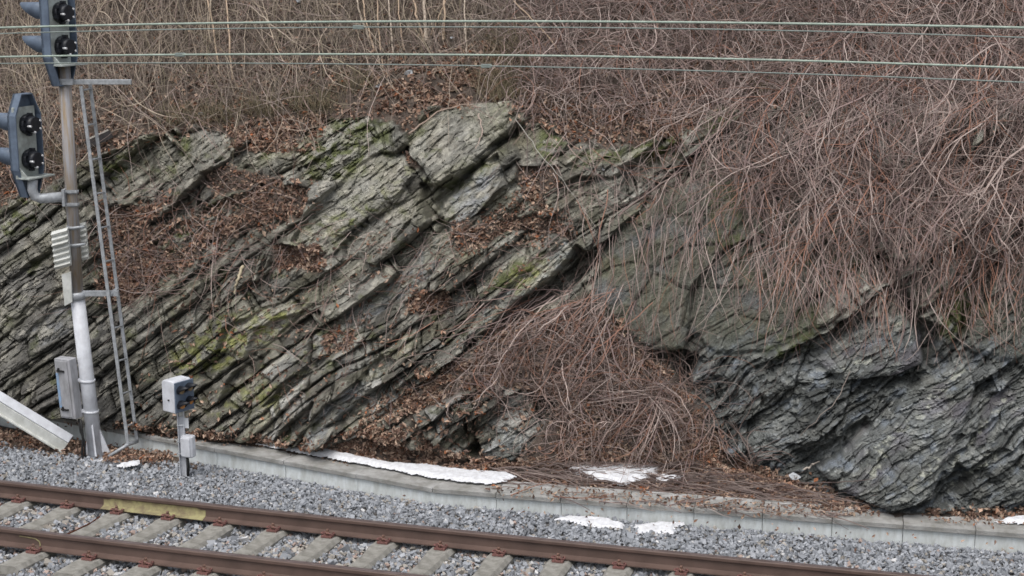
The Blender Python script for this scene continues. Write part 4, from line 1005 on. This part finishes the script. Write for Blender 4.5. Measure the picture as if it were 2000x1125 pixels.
VA = R(105)
def head(px, py, parent, hgt, lamps, ytop, ybot, wd=.50):
    """signal head: back centre at px,py; F = direction the lamps shine (left and away)"""
    Fd = Vector((math.cos(R(155)), math.sin(R(155)), 0)); Wd = Vector((math.sin(R(155)), -math.cos(R(155)), 0))
    c0 = A(px, py)
    zf = lambda y: (py - y) / FPX * (c0 - Vector((0, 0, CZ))).length * 1.03
    w2 = wd / 2; zt, zb = zf(ytop), zf(ybot)
    out = [(-w2 * .42, zt), (w2 * .42, zt), (w2, zt - .24), (w2, zb + .32), (w2 * .45, zb), (-w2 * .45, zb), (-w2, zb + .32), (-w2, zt - .24)]
    P = lambda a, b, f: c0 + Wd * a + Z * b + Fd * f
    mb = MB(); mb.prism([P(a, b, 0) for a, b in out], [P(a, b, .03) for a, b in out])          # board
    n = len(out)
    for i in range(n):                                                                            # folded rim
        (a, b), (a2, b2) = out[i], out[(i + 1) % n]; k = .93
        mb.add([P(a, b, -.09), P(a2, b2, -.09), P(a2 * k, b2 - (.015 if b2 > 0 else -.015), -.09), P(a * k, b - (.015 if b > 0 else -.015), -.09),
                P(a, b, .03), P(a2, b2, .03), P(a2 * k, b2, .0), P(a * k, b, .0)], [(0, 1, 2, 3), (0, 4, 5, 1), (3, 2, 6, 7)])
    hd = mb.build("signal_head", bluegrey, parent)
    zl = [zf(y) for y in lamps]; pz1, pz0 = zl[0] + .2, zl[-1] - .2
    mb = MB(); mb.box(P(-.02, (pz0 + pz1) / 2, -.035), Wd, Fd, Z, .34, .03, pz1 - pz0)
    mb.box(P(.02, pz0, -.12), Wd, Fd, Z, .42, .2, .02)
    mb.prism([P(-.18, pz0, -.03), P(-.18, pz0, -.2), P(-.18, pz0 + .16, -.03)], [P(-.165, pz0, -.03), P(-.165, pz0, -.2), P(-.165, pz0 + .16, -.03)])
    mb.build("mounting_plate", paleplate, hd, .003)
    for z in zl:
        mb = MB(); mb.tube([P(0, z, -.05), P(0, z, -.11)], .115, 20); mb.tube([P(0, z, -.11), P(0, z, -.19)], .098, 20, r2=.085)
        for k in range(6):
            an = k * math.pi / 3 + .4; mb.box(P(.112 * math.cos(an), z + .112 * math.sin(an), -.1), Wd, Fd, Z, .035, .06, .035)
        lampo = mb.build("lamp_housing", black, hd)
        mb = MB()
        for an in (-.6, .5, 3.3, 4.5):
            mb = MB(); mb.tube([P(.085 * math.cos(an), z + .085 * math.sin(an), -.15), P(.085 * math.cos(an), z + .085 * math.sin(an), -.2)], .013, 6)
            mb.build("housing_bolt", brightb, hd)
        # hood: long on top, cut back below, open in front
        vs_, fs2 = [], []; n = 20
        for i in range(n):
            an = R(-130) + R(260) * i / (n - 1); ln = .12 + .36 * (.5 + .5 * math.cos(an)) ** .8; r_ = .118
            for (rr, ff) in ((r_, .03), (r_ * .93, ln), (r_ * .90, ln), (r_ * .96, .03)):
                vs_.append(P(math.sin(an) * rr, z + math.cos(an) * rr, ff))
        for i in range(n - 1):
            for j in range(4): fs2.append((i * 4 + j, i * 4 + (j + 1) % 4, (i + 1) * 4 + (j + 1) % 4, (i + 1) * 4 + j))
        mb = MB(); mb.add(vs_, fs2, True); mb.build("hood", bluegrey, hd)
        mb = MB(); mb.tube([P(0, z, .03), P(0, z, .045)], .1, 20); mb.build("lens", black, hd)
    return c0
head(111, 62, mast, 0, (28, 88), -60, 158, .45)
h2 = head(47, 280, mast, 0, (245, 308), 190, 376, .42)
mb = MB(); pts = [A(64, 350, -.12), A(63, 370, -.12), A(68, 383, -.11), A(80, 388, -.1), A(128, 384, -.08)]; mb.tube(pts, .058, 14); mb.box(A(127, 385, -.06), X, Y, Z, .03, .16, .19)
mb.build("bracket_arm", galv, mast)
for yy in (374, 399):
    mb = MB(); x_ = 125 + (151 - 125) * (yy - 128) / (451); mb.tube([A(x_, yy + 3), A(x_, yy - 3)], .085, 18); mb.box(A(x_ - 2, yy, -.085), X, Y, Z, .15, .02, .03); mb.build("clamp_band", galv, mast)
# corrugated shields round the post
def corr(pts_px, n, parent, wpx, dy, thick):
    (u0, v0), (u1, v1) = pts_px; mb = MB()
    for i in range(n):
        f0, f1 = i / n, (i + 1) / n
        a = A(u0 + (u1 - u0) * f0, v0 + (v1 - v0) * f0, dy); b = A(u0 + (u1 - u0) * f1, v0 + (v1 - v0) * f1, dy)
        wv_ = Vector((wpx / 165, 0, wpx / 165 * .28)); wide = 1.5 if i == 2 and n > 5 else 1
        dn = -Y * thick * wide
        mb.add([a, a + wv_, a + wv_ + (b - a) * .45 + dn, a + (b - a) * .45 + dn, b, b + wv_, a + Y * .03, a + wv_ + Y * .03, b + Y * .03, b + wv_ + Y * .03],
               [(0, 1, 2, 3), (3, 2, 5, 4), (6, 7, 1, 0), (4, 5, 9, 8), (1, 7, 9, 5, 2), (0, 3, 4, 8, 6), (6, 8, 9, 7)])
    return mb.build("corrugated_shield", cream, parent)
corr(((101, 453), (108, 527)), 7, mast, 31, -.12, .045)
corr(((155, 437), (161, 509)), 7, mast, 12, .10, .03)
for yy in (444, 478):
    x_ = 125 + 26 * (yy - 128) / 451; mb = MB(); mb.tube([A(x_ - 10, yy + 2, -.09), A(x_ + 22, yy - 1, -.09)], .016, 8); mb.tube([A(x_, yy + 3), A(x_, yy - 3)], .079, 16); mb.build("clamp_band", galv, mast)
mb = MB(); t_ = [A(120, 537, -.12), A(138, 531, -.12), A(141, 590, -.12), A(126, 598, -.12)]; mb.prism(t_, [p + Y * .03 for p in t_]); mb.build("blank_plate", cream, mast, .003)
# cabinet
mb = MB(); cx0 = A(134, 757, -.06); cd = Vector((math.cos(R(-28)), math.sin(R(-28)), 0)); cn = Vector((cd.y, -cd.x, 0))
cd = Vector((.93, -.36, 0)).normalized(); cn = Vector((-.36, -.93, 0)).normalized()
tl = Vector((-.052, 0, 1)).normalized()
mb.box(cx0, cd, cn, tl, .215, .14, .72, .006); cab = mb.build("cabinet", boxgrey, mast, .006)
mb = MB(); mb.box(cx0 + cn * .075 - cd * .012, cd, cn, tl, .17, .012, .68); mb.build("cabinet_door", boxgrey, cab, .004)
mb = MB(); mb.box(cx0 + cn * .082 - cd * .075 - Z * .02, cd, cn, tl, .035, .004, .42); mb.build("blue_sticker", bluest, cab)
for dz in (.22, -.25):
    mb = MB(); mb.box(cx0 + cn * .09 + tl * dz - cd * .02, cd, cn, tl, .10, .018, .02); mb.box(cx0 + cn * .09 + tl * (dz + .01) - cd * .045, cd, cn, tl, .02, .02, .05); mb.build("latch", darkrub, cab)
for yy in (743, 803):
    mb = MB(); x_ = 151 + 37 * (yy - 578) / 314; mb.tube([A(x_, yy + 2.5), A(x_, yy - 2.5)], .094, 18); mb.box(A(x_ - 18, yy - 1, -.03), X, Y, Z, .09, .05, .035); mb.build("clamp_band", white, mast)
mb = MB(); mb.tube([A(157, 818, -.1), A(160, 838, -.12), A(162, 858, -.13), A(160, 885, -.12), A(162, 895, -.1)], .014, 8); mb.tube([A(154, 818, -.08), A(157, 842, -.1), A(165, 862, -.12), A(167, 893, -.1)], .012, 8); mb.build("cable", darkrub, mast)

# ================================================================== FALLEN CHANNEL BEAM
def channel(p0, p1, upv, wd, fl, t, name, m, label, cat, grp=None):
    d = (p1 - p0).normalized(); n_ = d.cross(upv).normalized(); upv = n_.cross(d).normalized()
    c0 = (p0 + p1) / 2; L = (p1 - p0).length; e = empty(name, p1, label, cat, grp)
    mb = MB(); mb.box(c0, upv, n_, d, wd, t, L); mb.box(c0 + upv * (wd / 2 - t / 2) + n_ * (fl / 2 + t / 2 + .001), upv, n_, d, t, fl, L); mb.box(c0 - upv * (wd / 2 - t / 2) + n_ * (fl / 2 + t / 2 + .001), upv, n_, d, t, fl, L)
    mb.build("web", m, e, .004)
    return e, d, n_, upv, c0, L
pb1 = gnd(127, 876, -.06) + Z * .01; pb0 = pb1 + Vector((-1.65, -.15, 1.17))
mb = MB()
d = (pb1 - pb0).normalized(); n1 = Vector((0, -1, 0)); n1 = (n1 - d * n1.dot(d)).normalized(); up1 = n1.cross(d).normalized()
if up1.z < 0: up1 = -up1
beam = empty("channel_beam", pb1, "pale channel beam leaning down into the ballast left of the mast foot", "beam")
L = (pb1 - pb0).length; c0 = (pb0 + pb1) / 2
mb.box(c0 + up1 * .0, up1, n1, d, .135, .035, L); mb.build("web", cream, beam, .004)
mb = MB(); ft = (up1 * .75 - n1 * .66).normalized(); fn = d.cross(ft).normalized()
mb.box(c0 + up1 * .072 + ft * .055, ft, fn, d, .11, .03, L); mb.build("flange", white, beam, .004)
mb = MB(); mb.box(c0 - up1 * .055 + n1 * .03, n1, up1, d, .05, .02, L); mb.build("lip", cream, beam, .003)

# dark board with a pale edge on the bank
mb = MB(); a = Vector(SS(np.array(172), np.array(285), np.array(.08))); b = Vector(SS(np.array(222), np.array(262), np.array(.12))); d = (b - a).normalized(); n1 = d.cross(Z).normalized(); u1 = n1.cross(d)
brd = empty("broken_board", a, "short dark board with a pale broken edge lying on the bank", "board")
mb.box((a + b) / 2, u1, n1, d, .10, .03, (b - a).length); mb.build("plank", mat("dark wet wood", (.05, .045, .045), .8), brd)
mb = MB(); mb.box((a + b) / 2 + u1 * .062 + d * .02, u1, n1, d, .02, .035, (b - a).length * .8); mb.build("pale_edge", mat("split wood", (.5, .47, .42), .8), brd)
# bits of litter on the bank
def scrap(u, v, sz, label, surf=None, col=None):
    p = Vector(SS(np.array(u), np.array(v), np.array(.06))); mb = MB(); r_ = random.Random(int(u * 7 + v)); n = 7
    pts = [p + X * (math.cos(k * 6.283 / n) * sz * r_.uniform(.5, 1)) + Z * (math.sin(k * 6.283 / n) * sz * .6 * r_.uniform(.5, 1)) + Y * r_.uniform(-.04, .04) for k in range(n)]
    mb.prism(pts, [q_ + Y * .012 for q_ in pts]); o = mb.build("paper_scrap", col or litter_m); 
    c_ = sum((Vector(v_.co) for v_ in o.data.vertices), Vector()) / len(o.data.vertices)
    for v_ in o.data.vertices: v_.co -= c_
    o.location = c_; return tag(o, label, "litter scrap", "pale litter scraps on the bank")
litter_m = mat("dirty paper", (.50, .52, .54), .8, var=.15, scale=20)
scrap(800, 142, .085, "pale grey scrap below the thickest sapling on the bank")
scrap(742, 168, .06, "small pale scrap left of the larger one below the saplings")
scrap(584, 2, .06, "white scrap on the bank at the upper border above the wires")
scrap(1600, 88, .06, "small white scrap caught in the brambles between the wires")
scrap(1552, 930, .075, "crumpled white scrap in the leaves beside the stripped stick")
scrap(395, 222, .05, "pale scrap among the leaves above the left boulders")
scrap(884, 74, .035, "tiny pale scrap right of the forked sapling clump")
scrap(563, 62, .04, "tiny cream scrap near the slanting pale cane")
scrap(1176, 333, .05, "white chip lying under the mossy ledge rock")

# ================================================================== DWARF SIGNAL
dbase = gnd(360, 928, -.06); YD = dbase.y
D_ = lambda u, v, dy=0: at(u, v, YD + dy)
dw = empty("dwarf_signal", dbase, "small white dwarf signal on a short post beside the trough", "dwarf signal")
mb = MB()
for off in (-.035, .0):
    pass
a, b = D_(360, 930), D_(353, 798); d = (b - a).normalized()
mb.box((a + b) / 2, X, Y, d, .075, .006, (b - a).length); mb.box((a + b) / 2 - X * .034 - Y * .025, X, Y, d, .006, .05, (b - a).length); mb.box((a + b) / 2 + X * .034 - Y * .025, X, Y, d, .006, .05, (b - a).length)
mb.build("post", white, dw, .001)
mb = MB(); mb.tube([D_(354, 812), D_(353, 790)], .034, 12); mb.build("neck", cream, dw)
# head: side of the case to the left, lamp face to the right
FD = Vector((.80, -.60, 0)).normalized(); SDv = Vector((-.60, -.80, 0)).normalized()
hc = D_(347, 770)
prof = []; n = 9
hw, hh_ = .115, .185                             # half depth (along FD) and half height
for i in range(n): an = math.pi * i / (n - 1) / 2; prof.append((-hw + .05 - .05 * math.cos(an), hh_ - .05 + .05 * math.sin(an)))
prof = [(-hw, -hh_)] + prof + [(hw * .6, hh_), (hw * .85, hh_ - .04), (hw * .85, -hh_)]
mb = MB(); mb.prism([hc + FD * a_ + Z * b_ + SDv * .13 for a_, b_ in prof], [hc + FD * a_ + Z * b_ - SDv * .13 for a_, b_ in prof]); hd = mb.build("head_case", white, dw, .012)
mb = MB(); mb.box(hc + FD * (hw * .85 + .012), SDv, FD, Z, .27, .02, .35, .0); mb.build("face_plate", bluegrey, hd, .003)
amber = mat("amber lens", (.55, .24, .07), .35, 0, .15, 30)
dimamber = mat("dull amber lens", (.34, .24, .13), .4, 0, .2, 30)
for k, (sx, z) in enumerate(((.062, .075), (-.062, .085), (.062, -.095), (-.062, -.07))):
    lc = hc + FD * (hw * .85 + .02) + SDv * sx + Z * z
    mb = MB(); mb.tube([lc, lc + FD * .035], .034, 14); mb.build("lens", dimamber if k < 2 else amber, hd)
    vs_, fs2 = [], []; n = 14
    for i in range(n):
        an = R(-120) + R(240) * i / (n - 1); ln = .03 + .11 * max(0, math.cos(an * .8)) ** 1.5
        for (rr, ff) in ((.058, 0), (.058, ln), (.046, ln), (.046, 0)): vs_.append(lc + SDv * math.sin(an) * rr + Z * math.cos(an) * rr + FD * ff)
    for i in range(n - 1):
        for j in range(4): fs2.append((i * 4 + j, i * 4 + (j + 1) % 4, (i + 1) * 4 + (j + 1) % 4, (i + 1) * 4 + j))
    mb = MB(); mb.add(vs_, fs2, True); mb.build("hood", black, hd)
mb = MB(); mb.tube([hc + SDv * .131 - Z * .04, hc + SDv * .142 - Z * .04], .011, 8); mb.build("case_screw", darkrub, hd)
mb = MB(); mb.box(D_(363, 826, -.03), Vector((.9, -.4, 0)).normalized(), Vector((-.4, -.9, 0)).normalized(), Z, .075, .004, .12); mb.box(D_(354, 830, -.02), X, Y, Z, .09, .03, .012); mb.build("number_plate", mat("white plate", (.8, .82, .84), .5, var=.03), dw)
bx = Vector((.93, -.36, 0)).normalized(); by = Vector((-.36, -.93, 0)).normalized()
mb = MB(); mb.box(D_(368, 871, -.07), bx, by, Z, .15, .11, .25, .02); jb = mb.build("junction_box", white, dw, .02)
mb = MB(); mb.box(D_(368, 871, -.07) + by * .063, bx, by, Z, .12, .016, .22); mb.build("box_cover", white, jb, .008)
mb = MB(); mb.tube([D_(366, 892, -.05), D_(368, 912, -.04), D_(367, 930, -.03)], .016, 8); mb.build("cable", darkrub, dw)
for yy in (862, 885):
    mb = MB(); mb.box(D_(355, yy, -.02), X, Y, Z, .10, .06, .012); mb.build("clamp_band", galv, dw)

# ================================================================== OVERHEAD WIRES
wire_m = mat("verdigris copper wire", (.36, .43, .37), .5, .0, .1, 10, col2=(.27, .33, .28))
thin_m = mat("dull thin wire", (.24, .28, .26), .6, .0, .1, 10)
def wire(pts, Yd, r, m, label, clamps=()):
    P = np.array(pts, float); uu = np.linspace(-900, 2900, 60)
    co = np.polyfit(P[:, 0], P[:, 1], 3 if len(P) > 4 else 2)
    vv = np.where((uu > -50) & (uu < 2050), np.polyval(co, uu), 0)
    a0, s0 = np.polyval(co, -50), np.polyval(np.polyder(co), -50); a1, s1 = np.polyval(co, 2050), np.polyval(np.polyder(co), 2050)
    vv = np.where(uu <= -50, a0 + (uu + 50) * s0, np.where(uu >= 2050, a1 + (uu - 2050) * s1, vv))
    Yf = lambda u: Yd - (u - 1000) / FPX * Yd * .30
    pp = [at(a, b, Yf(a)) for a, b in zip(uu, vv)]
    e = empty("overhead_wire", pp[30], label, "overhead wire", "overhead line wires")
    mb = MB(); mb.tube(pp, r, 8); mb.build("conductor", m, e)
    for cu in clamps:
        cv = np.polyval(co, cu); p = at(cu, cv, Yf(cu)); mb = MB(); mb.box(p, X, Y, Z, .10, .03, .035); mb.build("wire_clamp", thin_m, e, .004)
wire([(0, 54), (150, 50), (300, 48), (600, 43), (1000, 41), (1500, 46), (2000, 54)], 13.2, .0095, wire_m, "thick pale green wire, topmost of the overhead wires")
wire([(0, 65), (150, 62), (300, 59), (700, 53), (1000, 52), (1500, 60), (2000, 73)], 13.6, .0055, thin_m, "thin dull wire just below the topmost pale green one", (700,))
wire([(0, 111), (150, 109), (300, 107), (700, 106), (1000, 108), (1500, 117), (2000, 133)], 14.2, .0092, wire_m, "thick pale green wire, lower of the two thick ones", (352,))
wire([(0, 124), (300, 123), (700, 125), (1000, 130), (1500, 142), (2000, 161)], 14.4, .0058, thin_m, "thin dull wire, lowest of the overhead wires", (950,))

print("objects", len(bpy.data.objects))
